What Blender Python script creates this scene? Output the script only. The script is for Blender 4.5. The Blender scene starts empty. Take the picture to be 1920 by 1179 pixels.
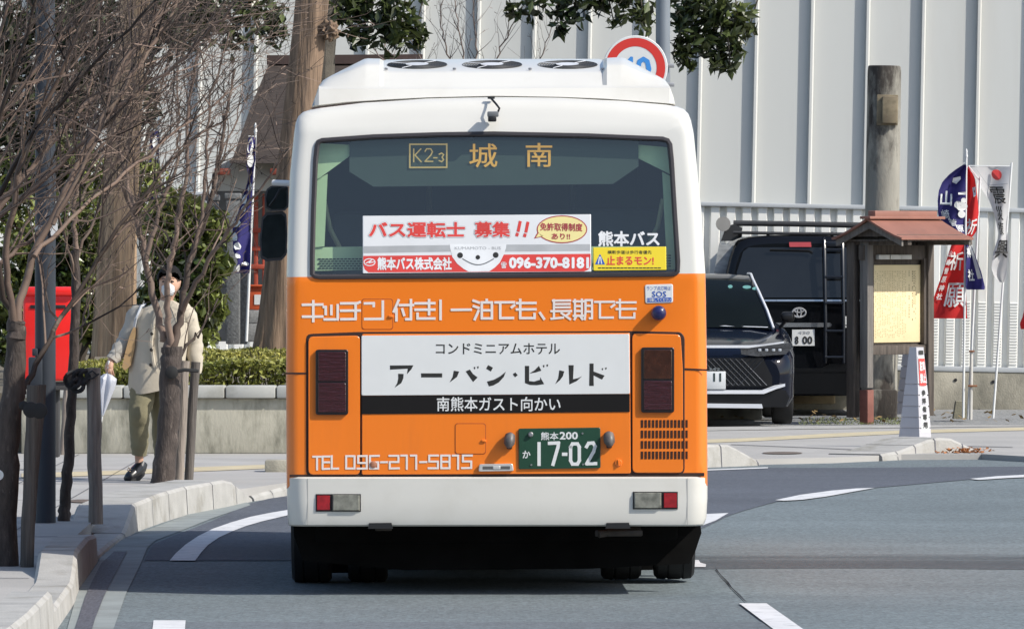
import bpy, bmesh, math, random
from mathutils import Vector, Matrix, Euler, noise
random.seed(7)
sc = bpy.context.scene
COL = sc.collection
R = math.radians

# ------------------------------------------------------------------ camera, light, exposure
F = 13000.0          # focal length in photo pixels (1920 wide)
H = 1.9              # eye height
YH = 462.0           # horizon row
cam = bpy.data.cameras.new('camera')
cam.sensor_width = 36.0
cam.lens = F / 1920 * 36.0
cam.shift_y = -(589.5 - YH) / 1920
cam.clip_start = 0.5
cam.clip_end = 3000
cam_o = bpy.data.objects.new('camera', cam)
cam_o.location = (0, 0, H)
cam_o.rotation_euler = (R(90), 0, 0)
COL.objects.link(cam_o)
sc.camera = cam_o

SUN = Vector((2.1, -1.05, 2.0)).normalized()
w = bpy.data.worlds.new('World')
sc.world = w
w.use_nodes = True
nt = w.node_tree
nt.nodes.clear()
sky = nt.nodes.new('ShaderNodeTexSky')
sky.sky_type = 'NISHITA'
sky.sun_disc = False
sky.sun_elevation = math.asin(SUN.z)
sky.sun_rotation = math.atan2(SUN.x, SUN.y)
sky.air_density = 1.0
sky.dust_density = 1.2
bg = nt.nodes.new('ShaderNodeBackground')
bg.inputs[1].default_value = 0.13
wo = nt.nodes.new('ShaderNodeOutputWorld')
nt.links.new(sky.outputs[0], bg.inputs[0])
nt.links.new(bg.outputs[0], wo.inputs[0])
sl = bpy.data.lights.new('sun', 'SUN')
sl.energy = 3.6
sl.angle = R(0.5)
sl.color = (1.0, 0.95, 0.87)
so = bpy.data.objects.new('sun', sl)
so.rotation_euler = SUN.to_track_quat('Z', 'Y').to_euler()
so.location = (10, -5, 30)
COL.objects.link(so)
vs = sc.view_settings
vs.view_transform = 'Standard'
vs.look = 'None'
vs.exposure = 0.45
vs.gamma = 1.0
vs.use_curve_mapping = False

# ------------------------------------------------------------------ coordinates
def P(px, py, Y):
    return Vector(((px - 960) * Y / F, Y, H - (py - YH) * Y / F))

def G(px, py, z=0.0):
    Y = (H - z) * F / (py - YH)
    return Vector(((px - 960) * Y / F, Y, z))

# ------------------------------------------------------------------ materials
def mat(name, col, rough=0.55, var=0.12, scale=6.0, metal=0.0, coat=0.0, bump=0.0, bscale=60.0,
        island=0.0, spec=0.5, stretch=(1, 1, 1), col2=None, dirt=None, dscale=2.0, dlo=0.5, dhi=0.75, trans=0.0):
    m = bpy.data.materials.new(name)
    m.use_nodes = True
    t = m.node_tree
    n, l = t.nodes, t.links
    b = n['Principled BSDF']
    b.inputs['Roughness'].default_value = rough
    b.inputs['Metallic'].default_value = metal
    b.inputs['Coat Weight'].default_value = coat
    b.inputs['Coat Roughness'].default_value = 0.08
    b.inputs['Specular IOR Level'].default_value = spec
    tc = n.new('ShaderNodeTexCoord')
    mp = n.new('ShaderNodeMapping')
    mp.inputs['Scale'].default_value = stretch
    l.new(tc.outputs['Object'], mp.inputs[0])
    nz = n.new('ShaderNodeTexNoise')
    nz.inputs['Scale'].default_value = scale
    nz.inputs['Detail'].default_value = 6
    l.new(mp.outputs[0], nz.inputs['Vector'])
    c1 = (col[0], col[1], col[2], 1)
    if col2 is None:
        hi = tuple(min(1, c * (1 + var)) for c in col) + (1,)
        lo = tuple(c * (1 - var) for c in col) + (1,)
    else:
        lo, hi = c1, (col2[0], col2[1], col2[2], 1)
    rmp = n.new('ShaderNodeValToRGB')
    rmp.color_ramp.elements[0].position = 0.32
    rmp.color_ramp.elements[0].color = lo
    rmp.color_ramp.elements[1].position = 0.68
    rmp.color_ramp.elements[1].color = hi
    l.new(nz.outputs['Fac'], rmp.inputs[0])
    out = rmp.outputs[0]
    if island > 0:
        g = n.new('ShaderNodeNewGeometry')
        mr = n.new('ShaderNodeMapRange')
        mr.inputs[3].default_value = 1 - island
        mr.inputs[4].default_value = 1 + island
        l.new(g.outputs['Random Per Island'], mr.inputs[0])
        mx = n.new('ShaderNodeMix')
        mx.data_type = 'RGBA'
        mx.blend_type = 'MULTIPLY'
        mx.inputs[0].default_value = 1
        l.new(out, mx.inputs[6])
        l.new(mr.outputs[0], mx.inputs[7])
        out = mx.outputs[2]
    if dirt is not None:
        n2 = n.new('ShaderNodeTexNoise')
        n2.inputs['Scale'].default_value = dscale
        n2.inputs['Detail'].default_value = 9
        n2.inputs['Roughness'].default_value = 0.65
        l.new(mp.outputs[0], n2.inputs['Vector'])
        r2 = n.new('ShaderNodeValToRGB')
        r2.color_ramp.elements[0].position = dlo
        r2.color_ramp.elements[1].position = dhi
        l.new(n2.outputs['Fac'], r2.inputs[0])
        mx = n.new('ShaderNodeMix')
        mx.data_type = 'RGBA'
        l.new(r2.outputs[0], mx.inputs[0])
        l.new(out, mx.inputs[6])
        mx.inputs[7].default_value = (dirt[0], dirt[1], dirt[2], 1)
        out = mx.outputs[2]
    l.new(out, b.inputs['Base Color'])
    if bump > 0:
        nb = n.new('ShaderNodeTexNoise')
        nb.inputs['Scale'].default_value = bscale
        nb.inputs['Detail'].default_value = 5
        l.new(mp.outputs[0], nb.inputs['Vector'])
        bp = n.new('ShaderNodeBump')
        bp.inputs['Strength'].default_value = bump
        bp.inputs['Distance'].default_value = 0.02
        l.new(nb.outputs['Fac'], bp.inputs['Height'])
        l.new(bp.outputs[0], b.inputs['Normal'])
    if trans > 0:
        tr = n.new('ShaderNodeBsdfTranslucent')
        l.new(out, tr.inputs[0])
        ms = n.new('ShaderNodeMixShader')
        ms.inputs[0].default_value = trans
        l.new(b.outputs[0], ms.inputs[1])
        l.new(tr.outputs[0], ms.inputs[2])
        l.new(ms.outputs[0], n['Material Output'].inputs[0])
    return m

def glass_mat(name, tint, refl=0.07, rough=0.02):
    m = bpy.data.materials.new(name)
    m.use_nodes = True
    t = m.node_tree
    n, l = t.nodes, t.links
    n.clear()
    o = n.new('ShaderNodeOutputMaterial')
    tr = n.new('ShaderNodeBsdfTransparent')
    tr.inputs[0].default_value = (*tint, 1)
    gl = n.new('ShaderNodeBsdfGlossy')
    gl.inputs['Roughness'].default_value = rough
    gl.inputs[0].default_value = (1, .98, .94, 1)
    lw = n.new('ShaderNodeFresnel')
    lw.inputs[0].default_value = 1.5
    ad = n.new('ShaderNodeMath')
    ad.operation = 'ADD'
    ad.use_clamp = True
    ad.inputs[1].default_value = refl - 0.04
    l.new(lw.outputs[0], ad.inputs[0])
    ms = n.new('ShaderNodeMixShader')
    l.new(ad.outputs[0], ms.inputs[0])
    l.new(tr.outputs[0], ms.inputs[1])
    l.new(gl.outputs[0], ms.inputs[2])
    l.new(ms.outputs[0], o.inputs[0])
    return m

def emit_mat(name, col, strength):
    m = bpy.data.materials.new(name)
    m.use_nodes = True
    b = m.node_tree.nodes['Principled BSDF']
    b.inputs['Base Color'].default_value = (col[0] * .3, col[1] * .3, col[2] * .3, 1)
    b.inputs['Emission Color'].default_value = (*col, 1)
    b.inputs['Emission Strength'].default_value = strength
    return m

# ------------------------------------------------------------------ mesh builder
class MB:
    def __init__(s):
        s.v, s.f, s.m = [], [], []

    def add(s, vs_, fs, mi=0):
        o = len(s.v)
        s.v += [Vector(v) for v in vs_]
        for f in fs:
            s.f.append([i + o for i in f])
            s.m.append(mi)
        return s

    def poly(s, pts, mi=0):
        return s.add(pts, [list(range(len(pts)))], mi)

    def bm(s, b, mi=0):
        b.verts.index_update()
        vs_ = [v.co.copy() for v in b.verts]
        fs = [[v.index for v in f.verts] for f in b.faces]
        b.free()
        return s.add(vs_, fs, mi)

    def box(s, c, size, bevel=0.0, rot=None, mi=0, seg=2):
        b = bmesh.new()
        bmesh.ops.create_cube(b, size=1)
        for v in b.verts:
            v.co = Vector((v.co.x * size[0], v.co.y * size[1], v.co.z * size[2]))
        if bevel > 0:
            bmesh.ops.bevel(b, geom=b.edges[:], offset=min(bevel, min(size) * .49), segments=seg, affect='EDGES', profile=.5)
        if rot is not None:
            bmesh.ops.rotate(b, verts=b.verts, cent=(0, 0, 0), matrix=rot)
        for v in b.verts:
            v.co += Vector(c)
        return s.bm(b, mi)

    def tube(s, pts, rads, n=6, mi=0, cap=True):
        pts = [Vector(p) for p in pts]
        if not isinstance(rads, (list, tuple)):
            rads = [rads] * len(pts)
        vs_, fs = [], []
        t0 = (pts[1] - pts[0]).normalized()
        ref = Vector((0, 1, 0)) if abs(t0.y) < .9 else Vector((1, 0, 0))
        u = t0.cross(ref).normalized()
        for i, p in enumerate(pts):
            t = (pts[min(i + 1, len(pts) - 1)] - pts[max(i - 1, 0)])
            t = t.normalized() if t.length > 1e-9 else t0
            u = (u - t * u.dot(t))
            u = u.normalized() if u.length > 1e-6 else t.orthogonal().normalized()
            v = t.cross(u)
            for k in range(n):
                a = 2 * math.pi * k / n
                vs_.append(p + (u * math.cos(a) + v * math.sin(a)) * rads[i])
        for i in range(len(pts) - 1):
            for k in range(n):
                k2 = (k + 1) % n
                fs.append([i * n + k, i * n + k2, (i + 1) * n + k2, (i + 1) * n + k])
        if cap:
            fs.append(list(range(n))[::-1])
            fs.append([(len(pts) - 1) * n + k for k in range(n)])
        return s.add(vs_, fs, mi)

    def lathe(s, prof, c=(0, 0, 0), axis='Z', n=24, mi=0):
        vs_, fs = [], []
        for (r, h) in prof:
            for k in range(n):
                a = 2 * math.pi * k / n
                x, y = r * math.cos(a), r * math.sin(a)
                p = {'Z': (x, y, h), 'Y': (x, h, y), 'X': (h, x, y)}[axis]
                vs_.append(Vector(p) + Vector(c))
        for i in range(len(prof) - 1):
            for k in range(n):
                k2 = (k + 1) % n
                fs.append([i * n + k, i * n + k2, (i + 1) * n + k2, (i + 1) * n + k])
        fs.append(list(range(n))[::-1])
        fs.append([(len(prof) - 1) * n + k for k in range(n)])
        return s.add(vs_, fs, mi)

    def grid(s, rows, mi=0, close=False):
        nr, nc = len(rows), len(rows[0])
        vs_ = [p for r_ in rows for p in r_]
        fs = []
        for i in range(nr - 1):
            for k in range(nc if close else nc - 1):
                k2 = (k + 1) % nc
                fs.append([i * nc + k, i * nc + k2, (i + 1) * nc + k2, (i + 1) * nc + k])
        return s.add(vs_, fs, mi)

    def prism(s, pts, vec, mi=0):
        n = len(pts)
        vec = Vector(vec)
        vs_ = [Vector(p) for p in pts] + [Vector(p) + vec for p in pts]
        fs = [list(range(n))[::-1], [n + i for i in range(n)]]
        for i in range(n):
            fs.append([i, (i + 1) % n, n + (i + 1) % n, n + i])
        return s.add(vs_, fs, mi)

    def disc(s, c, u, v, r, n=20, mi=0):
        c, u, v = Vector(c), Vector(u), Vector(v)
        return s.poly([c + u * (r * math.cos(2 * math.pi * k / n)) + v * (r * math.sin(2 * math.pi * k / n)) for k in range(n)], mi)

    def build(s, name, mats, parent=None, smooth=35, fix=True):
        me = bpy.data.meshes.new(name)
        me.from_pydata([tuple(v) for v in s.v], [], s.f)
        if not isinstance(mats, (list, tuple)):
            mats = [mats]
        for m in mats:
            me.materials.append(m)
        if len(mats) > 1:
            me.polygons.foreach_set('material_index', s.m)
        if fix:
            b = bmesh.new()
            b.from_mesh(me)
            bmesh.ops.recalc_face_normals(b, faces=b.faces)
            b.to_mesh(me)
            b.free()
        if smooth:
            me.polygons.foreach_set('use_smooth', [True] * len(me.polygons))
            me.set_sharp_from_angle(angle=R(smooth))
        o = bpy.data.objects.new(name, me)
        COL.objects.link(o)
        if parent is not None:
            o.parent = parent
        return o

def tag(o, label=None, cat=None, group=None, kind=None):
    if label: o['label'] = label
    if cat: o['category'] = cat
    if group: o['group'] = group
    if kind: o['kind'] = kind
    return o

def empty(name, loc=(0, 0, 0), rot=(0, 0, 0), **k):
    o = bpy.data.objects.new(name, None)
    o.location = loc
    o.rotation_euler = rot
    COL.objects.link(o)
    tag(o, **k)
    return o

def copy_tree(o, parent=None):
    c = o.copy()
    COL.objects.link(c)
    if parent is not None:
        c.parent = parent
    for ch in [x for x in o.children]:
        copy_tree(ch, c)
    return c

# ------------------------------------------------------------------ lettering
def text_polys(body, offset=0.0, res=2):
    c = bpy.data.curves.new('lettering_source', 'FONT')
    c.body = body
    c.resolution_u = res
    c.offset = offset
    o = bpy.data.objects.new('lettering_source', c)
    COL.objects.link(o)
    dg = bpy.context.evaluated_depsgraph_get()
    me = bpy.data.meshes.new_from_object(o.evaluated_get(dg))
    vs_ = [(v.co.x, v.co.y) for v in me.vertices]
    fs = [list(p.vertices) for p in me.polygons]
    bpy.data.objects.remove(o)
    bpy.data.curves.remove(c)
    bpy.data.meshes.remove(me)
    return vs_, fs

def letter(mb, body, x0, x1, y0, y1, f, mi=0, offset=0.0, shear=0.0, res=2, tilt=0.0):
    """fit the words into the box x0..x1, y0 (top)..y1 (bottom) of the surface map f(x, y)"""
    vs_, fs = text_polys(body, 0.0, res)
    ax, bx = min(v[0] for v in vs_), max(v[0] for v in vs_)
    ay, by = min(v[1] for v in vs_), max(v[1] for v in vs_)
    if offset <= 0:
        sh = [(0, 0)]
    else:
        n_ = 4 if offset < .03 else 8
        sh = [(0, 0)] + [(offset * math.cos(6.2832 * (k + .5) / n_), offset * math.sin(6.2832 * (k + .5) / n_)) for k in range(n_)]
        ax -= offset; bx += offset; ay -= offset; by += offset
    for i, (sx_, sy_) in enumerate(sh):
        pts = []
        for (x, y) in vs_:
            u, v = (x + sx_ - ax) / (bx - ax), (by - y - sy_) / (by - ay)
            q = f(x0 + u * (x1 - x0) + shear * (1 - v) * (y1 - y0), y0 + v * (y1 - y0) + tilt * u)
            pts.append(Vector((q[0], q[1] - .00006 * i, q[2])))
        mb.add(pts, fs, mi)

def strokes(mb, lines, wd, f, mi=0, o=(0, 0), k=1.0, lift=0.00007):
    i = 0
    for ln in lines:
        for a, b in zip(ln[:-1], ln[1:]):
            ax, ay = o[0] + a[0] / k, o[1] + a[1] / k
            bx, by = o[0] + b[0] / k, o[1] + b[1] / k
            dx, dy = bx - ax, by - ay
            L = math.hypot(dx, dy) or 1
            dx, dy = dx / L * wd / k / 2, dy / L * wd / k / 2
            e = 0.75
            q = [(ax - dx * e - dy, ay - dy * e + dx), (bx + dx * e - dy, by + dy * e + dx),
                 (bx + dx * e + dy, by + dy * e - dx), (ax - dx * e + dy, ay - dy * e - dx)]
            mb.poly([Vector(f(x, y)) + Vector((0, -lift * (i % 7), 0)) for x, y in q], mi)
            i += 1

def fills(mb, polys, f, mi=0, o=(0, 0), k=1.0):
    for pl in polys:
        mb.poly([f(o[0] + x / k, o[1] + y / k) for x, y in pl], mi)

def ell(cx, cy, rx, ry, n=28):
    return [(cx + rx * math.cos(2 * math.pi * i / n), cy + ry * math.sin(2 * math.pi * i / n)) for i in range(n)]

def interp(tab, x):
    for (a, va), (b, vb) in zip(tab[:-1], tab[1:]):
        if x <= b:
            t = 0 if b == a else max(0, (x - a) / (b - a))
            return va + (vb - va) * t
    return tab[-1][1]

# ------------------------------------------------------------------ shared materials
M = {}
M['white_paint'] = mat('white_paint', (.66, .645, .595), .3, .03, 2, coat=.4, dirt=(.58, .56, .50), dscale=3, dlo=.5, dhi=.9)
M['black_plastic'] = mat('black_plastic', (.012, .012, .013), .5, .2)
M['rubber'] = mat('rubber', (.014, .014, .015), .75, .2)
M['dark_rubber'] = mat('dark_rubber', (.03, .026, .03), .5, .1)
M['chrome'] = mat('chrome', (.75, .76, .78), .15, .03, metal=1)
M['steel'] = mat('steel', (.35, .35, .36), .45, .1, metal=.8)
M['white_letter'] = mat('white_letter', (.76, .70, .66), .5, .02)
M['black_letter'] = mat('black_letter', (.022, .022, .02), .5, .02)
M['red_letter'] = mat('red_letter', (.66, .06, .05), .5, .03)
M['blue_letter'] = mat('blue_letter', (.03, .10, .42), .5, .03)
M['grey_letter'] = mat('grey_letter', (.38, .39, .40), .5, .03)
M['white_board'] = mat('white_board', (.70, .71, .70), .45, .02)
M['yellow_board'] = mat('yellow_board', (.80, .62, .03), .45, .02)
M['pale_yellow'] = mat('pale_yellow', (.78, .68, .30), .5, .02)
# ------------------------------------------------------------------ ground, road, pavements
def asphalt(name, col, speck=.35, patch=.12):
    m = mat(name, col, .85, patch, .35, bump=.25, bscale=140, dirt=tuple(c * .74 for c in col), dscale=.5, dlo=.5, dhi=.8, stretch=(.5, 1.3, 1))
    n, l = m.node_tree.nodes, m.node_tree.links
    b = n['Principled BSDF']
    src = b.inputs['Base Color'].links[0].from_socket
    tc = [x for x in n if x.type == 'TEX_COORD'][0]
    v = n.new('ShaderNodeTexVoronoi')
    v.inputs['Scale'].default_value = 55
    l.new(tc.outputs['Object'], v.inputs['Vector'])
    mr = n.new('ShaderNodeMapRange')
    mr.inputs[3].default_value = 1 - speck
    mr.inputs[4].default_value = 1 + speck
    sep = n.new('ShaderNodeSeparateColor')
    l.new(v.outputs['Color'], sep.inputs[0])
    l.new(sep.outputs[0], mr.inputs[0])
    mx = n.new('ShaderNodeMix')
    mx.data_type = 'RGBA'
    mx.blend_type = 'MULTIPLY'
    mx.inputs[0].default_value = 1
    l.new(src, mx.inputs[6])
    l.new(mr.outputs[0], mx.inputs[7])
    l.new(mx.outputs[2], b.inputs['Base Color'])
    return m

M['asphalt'] = asphalt('asphalt', (.140, .168, .177))
M['asphalt_new'] = asphalt('asphalt_new', (.085, .095, .115), .25)
M['asphalt_patch'] = asphalt('asphalt_patch', (.105, .114, .124), .3)
M['asphalt_band'] = asphalt('asphalt_band', (.088, .098, .108), .3, .2)
M['parking_gravel'] = asphalt('parking_gravel', (.23, .235, .235), .5)
M['paving'] = mat('paving', (.37, .358, .338), .85, .10, 1.2, bump=.15, bscale=80, dirt=(.27, .26, .245), dscale=.6, dlo=.52, dhi=.8)
M['concrete'] = mat('concrete', (.40, .385, .35), .85, .12, 3, bump=.3, bscale=45, dirt=(.18, .17, .145), dscale=2.5, dlo=.5, dhi=.72)
M['kerb_stone'] = mat('kerb_stone', (.38, .37, .345), .85, .1, 5, bump=.2, bscale=60, dirt=(.22, .205, .17), dscale=3, dlo=.52, dhi=.75)
M['gutter'] = mat('gutter', (.24, .265, .26), .85, .1, 4, bump=.15, bscale=80, dirt=(.14, .145, .14), dscale=1.5)
M['drain'] = mat('drain', (.085, .085, .10), .7, .35, 14, stretch=(6, .5, 1))
M['road_white'] = mat('road_white', (.62, .62, .62), .7, .08, 5, bump=.1, dirt=(.30, .31, .31), dscale=9, dlo=.55, dhi=.72)
M['tactile'] = mat('tactile', (.50, .43, .28), .85, .12, 5, dirt=(.36, .34, .28), dscale=3)

def structure(name, mb, m, **k):
    o = mb.build(name, m, **k)
    o['kind'] = 'structure'
    return o

structure('ground', MB().poly([(-400, -300, -.03), (400, -300, -.03), (400, 900, -.03), (-400, 900, -.03)]), M['parking_gravel'])
structure('road', MB().poly([(-14, -60, 0), (40, -60, 0), (40, 64, 0), (-14, 64, 0)]), M['asphalt'])

def sheet(name, px, z, m):
    return structure(name, MB().poly([G(x, y, z) for x, y in px]), m)

# newer dark asphalt: the lane ahead, bounded by the dashed curve
sheet('road_surface', [(270, 1050), (287, 1020), (330, 1002), (400, 975), (466, 944), (540, 925), (900, 893), (1325, 880),
                       (1440, 876), (1560, 876.5), (1920, 874), (2300, 874), (2300, 884), (1990, 889), (1920, 893), (1820, 898), (1730, 906), (1640, 914),
                       (1540, 928), (1455, 940), (1400, 955), (1366, 966), (1325, 986), (1240, 1018), (1160, 1050)], .004, M['asphalt_new'])
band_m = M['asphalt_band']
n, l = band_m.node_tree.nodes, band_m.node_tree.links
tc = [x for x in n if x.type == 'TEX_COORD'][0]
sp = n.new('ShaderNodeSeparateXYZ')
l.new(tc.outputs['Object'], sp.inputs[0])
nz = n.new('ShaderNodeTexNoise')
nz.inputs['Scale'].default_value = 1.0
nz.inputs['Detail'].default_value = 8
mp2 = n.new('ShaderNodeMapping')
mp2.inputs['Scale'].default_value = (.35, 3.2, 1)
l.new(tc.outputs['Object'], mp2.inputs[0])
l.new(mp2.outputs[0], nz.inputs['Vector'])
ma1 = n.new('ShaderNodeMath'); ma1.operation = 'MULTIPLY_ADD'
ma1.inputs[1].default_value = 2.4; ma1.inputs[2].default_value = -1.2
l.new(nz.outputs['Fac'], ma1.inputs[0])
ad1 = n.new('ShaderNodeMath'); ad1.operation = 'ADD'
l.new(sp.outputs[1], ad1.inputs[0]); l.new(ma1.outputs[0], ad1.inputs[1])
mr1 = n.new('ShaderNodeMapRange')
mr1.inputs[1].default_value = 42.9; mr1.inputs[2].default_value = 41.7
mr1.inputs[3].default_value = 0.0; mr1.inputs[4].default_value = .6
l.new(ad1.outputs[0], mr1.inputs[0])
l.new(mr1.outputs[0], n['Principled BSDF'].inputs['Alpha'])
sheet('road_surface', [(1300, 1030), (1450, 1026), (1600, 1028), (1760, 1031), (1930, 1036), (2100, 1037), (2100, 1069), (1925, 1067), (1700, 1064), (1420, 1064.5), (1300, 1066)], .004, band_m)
sheet('road_surface', [(208, 1165), (1428, 1165), (1462, 1190), (1640, 1330), (120, 1330), (190, 1200)], .004, asphalt('asphalt_old', (.118, .136, .148), .3))

def marking(px, z=.008):
    o = sheet('road_marking', px, z, M['road_white'])
    return o

marking([(288, 1162), (348, 1162), (345, 1200), (338, 1290), (268, 1290), (283, 1200)])
outer = [(318, 1050), (330, 1036), (348, 1020), (372, 1004), (398, 991), (432, 979), (470, 968), (505, 961), (540, 955), (620, 944)]
inner = [(366, 1050), (377, 1035), (390, 1021), (410, 1007), (436, 995), (462, 985), (490, 977), (515, 971), (545, 964), (620, 951)]
marking(outer + inner[::-1])
marking([(1386, 1130), (1437, 1130), (1507, 1179), (1600, 1250), (1545, 1250), (1455, 1182)])
marking([(1290, 974), (1322, 963), (1366, 961), (1342, 975), (1318, 984), (1290, 992)])
marking([(1453, 937), (1500, 927), (1560, 919), (1605, 915), (1640, 914), (1600, 921), (1550, 930), (1505, 936), (1470, 938)])
marking([(1818, 897), (1870, 892), (1930, 889), (2050, 885), (2050, 889), (1930, 893.5), (1880, 896), (1835, 899)])
marking([(1240, 1049), (1310, 1049), (1313, 1054), (1324, 1057), (1323, 1062), (1300, 1062), (1240, 1062)])
marking([(1200, 884), (1325, 879.5), (1440, 875.2), (1440, 877.2), (1325, 881.5), (1200, 887)])
structure('road_crack', MB().tube([G(x, y, .006) for x, y in [(1343, 1066), (1352, 1078), (1366, 1092), (1372, 1101), (1388, 1116), (1400, 1128)]], [.004, .0025, .005, .003, .004, .002], 4),
          M['drain'])

# left: gutter, drain strip
gut = [(120, 1200), (140, 1128), (150, 1100), (186, 1052), (192, 1026), (240, 1006), (300, 984), (352, 964), (462, 941)]
gut_r = [(205, 1200), (236, 1112), (262, 1060), (276, 1026), (292, 1012), (330, 998), (395, 972), (470, 946)]
sheet('gutter', gut + gut_r[::-1], .0045, M['gutter'])
sheet('drain_strip', [(128, 1215), (146, 1162), (160, 1118), (172, 1090), (190, 1055), (214, 1033), (238, 1033), (226, 1056), (208, 1090), (194, 1120), (178, 1160), (162, 1215)], .0088, M['drain'])

# pavements
sw = [(-2.40, 20), (-2.36, 30), (-2.40, 34), (-2.50, 37), (-2.66, 41.9), (-2.72, 43.5), (-2.75, 45.4), (-2.70, 46.4), (-2.6, 47.7), (-2.5, 49), (-2.25, 50.6), (-1.95, 51.8), (-1.6, 53.5), (-1.2, 56), (-.9, 62), (-30, 62), (-30, 20)]
pv = MB().prism([(x, y, -.02) for x, y in sw], (0, 0, .12))
structure('pavement', pv, M['paving'])
# low dropped kerb along the gap and the corner
def kerb(pts, wd, m=None, name='kerb', side=-1, joints=.6):
    rows = []
    for i, (x, y, h) in enumerate(pts):
        a, b = pts[max(i - 1, 0)], pts[min(i + 1, len(pts) - 1)]
        t = Vector((b[0] - a[0], b[1] - a[1], 0)).normalized()
        nn = Vector((-t.y, t.x, 0)) * (wd * -side)
        c = .02
        b0 = Vector((x, y, -.02))
        o2 = nn.normalized()
        rows.append([b0, b0 + o2 * .012 + Vector((0, 0, max(.02, h - c) + .02)), b0 + o2 * (.012 + c) + Vector((0, 0, h + .02)),
                     b0 + nn - o2 * .02 + Vector((0, 0, h + .02)), b0 + nn + Vector((0, 0, h + .0)), b0 + nn])
    mb = MB().grid(rows)
    mb.poly(rows[0])
    mb.poly(rows[-1])
    o = structure(name, mb, m or M['kerb_stone'], smooth=25)
    # joints between the stones
    jb = MB()
    acc = 0
    for a, b in zip(range(len(pts) - 1), range(1, len(pts))):
        va, vb = Vector(pts[a][:2]), Vector(pts[b][:2])
        L = (vb - va).length
        while acc < L:
            t = acc / L
            ra, rb = rows[a], rows[b]
            q = [ra[k].lerp(rb[k], t) for k in range(6)]
            d = (vb - va).normalized()
            dv = Vector((d.x, d.y, 0)) * .006
            cen = sum(q, Vector()) / 6
            for k in range(4):
                e1 = (q[k] - cen).normalized() * .003
                e2 = (q[k + 1] - cen).normalized() * .003
                jb.poly([q[k] - dv + e1, q[k] + dv + e1, q[k + 1] + dv + e2, q[k + 1] - dv + e2])
            acc += joints
        acc -= L
    if jb.f:
        j = jb.build('joint', M['drain'], o)
    return o

k1 = kerb([(-2.20, 29, .21), (-2.21, 32, .21), (-2.245, 34.0, .21), (-2.255, 34.35, .11), (-2.33, 37.0, .11), (-2.36, 37.6, .12), (-2.40, 38.5, .215),
           (-2.46, 40.5, .205), (-2.50, 41.9, .16), (-2.505, 42.1, .02)], .23, joints=1.9)
k2 = kerb([(-2.52, 45.3, .03), (-2.51, 45.5, .07), (-2.50, 46.2, .185), (-2.41, 47.7, .2), (-2.31, 49, .2), (-2.08, 50.5, .2), (-2.03, 50.9, .17), (-1.93, 51.7, .03)], .40, joints=.95)
k3 = kerb([(-2.505, 42.15, .035), (-2.515, 43.5, .035), (-2.52, 45.25, .03)], .22, joints=.6)
k4 = kerb([(-1.92, 51.75, .04), (-1.6, 53.3, .09), (-1.2, 55.6, .09), (-.8, 60, .09)], .2, joints=.6)
# grooves between the paving slabs
gb = MB()
for yy in [33.0, 35.2, 37.6, 40.2, 43, 46, 49.2, 52.6, 56]:
    gb.poly([(-12, yy, .1035), (-2.62, yy, .1035), (-2.62, yy + .03, .1035), (-12, yy + .03, .1035)])
for xx in [-3.15, -3.75, -4.35]:
    gb.poly([(xx, 28, .104), (xx + .008, 28, .104), (xx + .008, 60, .104), (xx, 60, .104)])
structure('paving_joints', gb, M['drain'])
structure('tactile_strip', MB().poly([G(40, 896, .104), G(200, 890, .104), G(400, 882, .104), G(540, 876, .104), G(540, 869, .104), G(400, 874, .104), G(200, 882, .104), G(40, 887, .104)]), M['tactile'])
structure('manhole_cover', MB().poly([G(155 + 28 * math.cos(a / 8 * math.pi), 938.5 + 3.0 * math.sin(a / 8 * math.pi), .106) for a in range(16)]), mat('rusty_iron', (.12, .09, .07), .8, .3))

# right: pavement, dropped kerb and parking ground
front = [(1150, 888), (1325, 873.5), (1440, 870.5), (1560, 868), (1690, 862), (1840, 861), (1930, 866), (2300, 880)]
back = [(2300, 799), (1930, 796.5), (1600, 797), (1325, 800), (1150, 803)]
fp = [G(x, y, 0) for x, y in front] + [G(x, y, .05) for x, y in back]
structure('pavement', MB().prism([Vector((p.x, p.y, -.02)) for p in fp], (0, 0, .07)), M['paving'])
structure('tactile_strip', MB().poly([G(x, y, .054) for x, y in [(1250, 833), (1400, 827), (1560, 819), (1700, 812), (1930, 806), (1930, 800.5), (1700, 806), (1560, 812), (1400, 821), (1250, 826)]]), M['tactile'])
structure('pavement_edge', MB().poly([G(x, y, .055) for x, y in [(1250, 808), (1500, 804), (1930, 798.5), (1930, 796.5), (1500, 799.5), (1250, 804)]]), M['kerb_stone'])
gj = MB()
for a, b in [((1371, 833), (1500, 838)), ((1500, 838), (1680, 846)), ((1700, 834), (1900, 838))]:
    p, q = G(*a, .055), G(*b, .055)
    gj.poly([p, q, q + Vector((0, .12, 0)), p + Vector((0, .12, 0))])
structure('paving_joints', gj, M['drain'])
structure('manhole_cover', MB().poly([G(1467 + 38 * math.cos(a / 8 * math.pi), 848.5 + 2.2 * math.sin(a / 8 * math.pi), .056) for a in range(16)]), mat('rusty_iron_plate', (.13, .10, .08), .8, .3))
p = [G(x, y) for x, y in [(1180, 884), (1300, 877.5), (1368, 874.5), (1385, 874), (1425, 872.5)]]
kerb([(p[0].x, p[0].y, .2), (p[1].x, p[1].y, .2), (p[2].x, p[2].y, .19), (p[3].x, p[3].y, .15), (p[4].x, p[4].y, .04)], .3, side=-1, joints=.5)
p = [G(x, y) for x, y in [(1655, 864), (1690, 862), (1745, 859.5), (1765, 859), (1785, 858.5), (1840, 858)]]
kerb([(q.x, q.y, h) for q, h in zip(p, [.06, .08, .17, .185, .175, .05])], .55, side=-1, joints=.3)
lv = MB()
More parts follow.
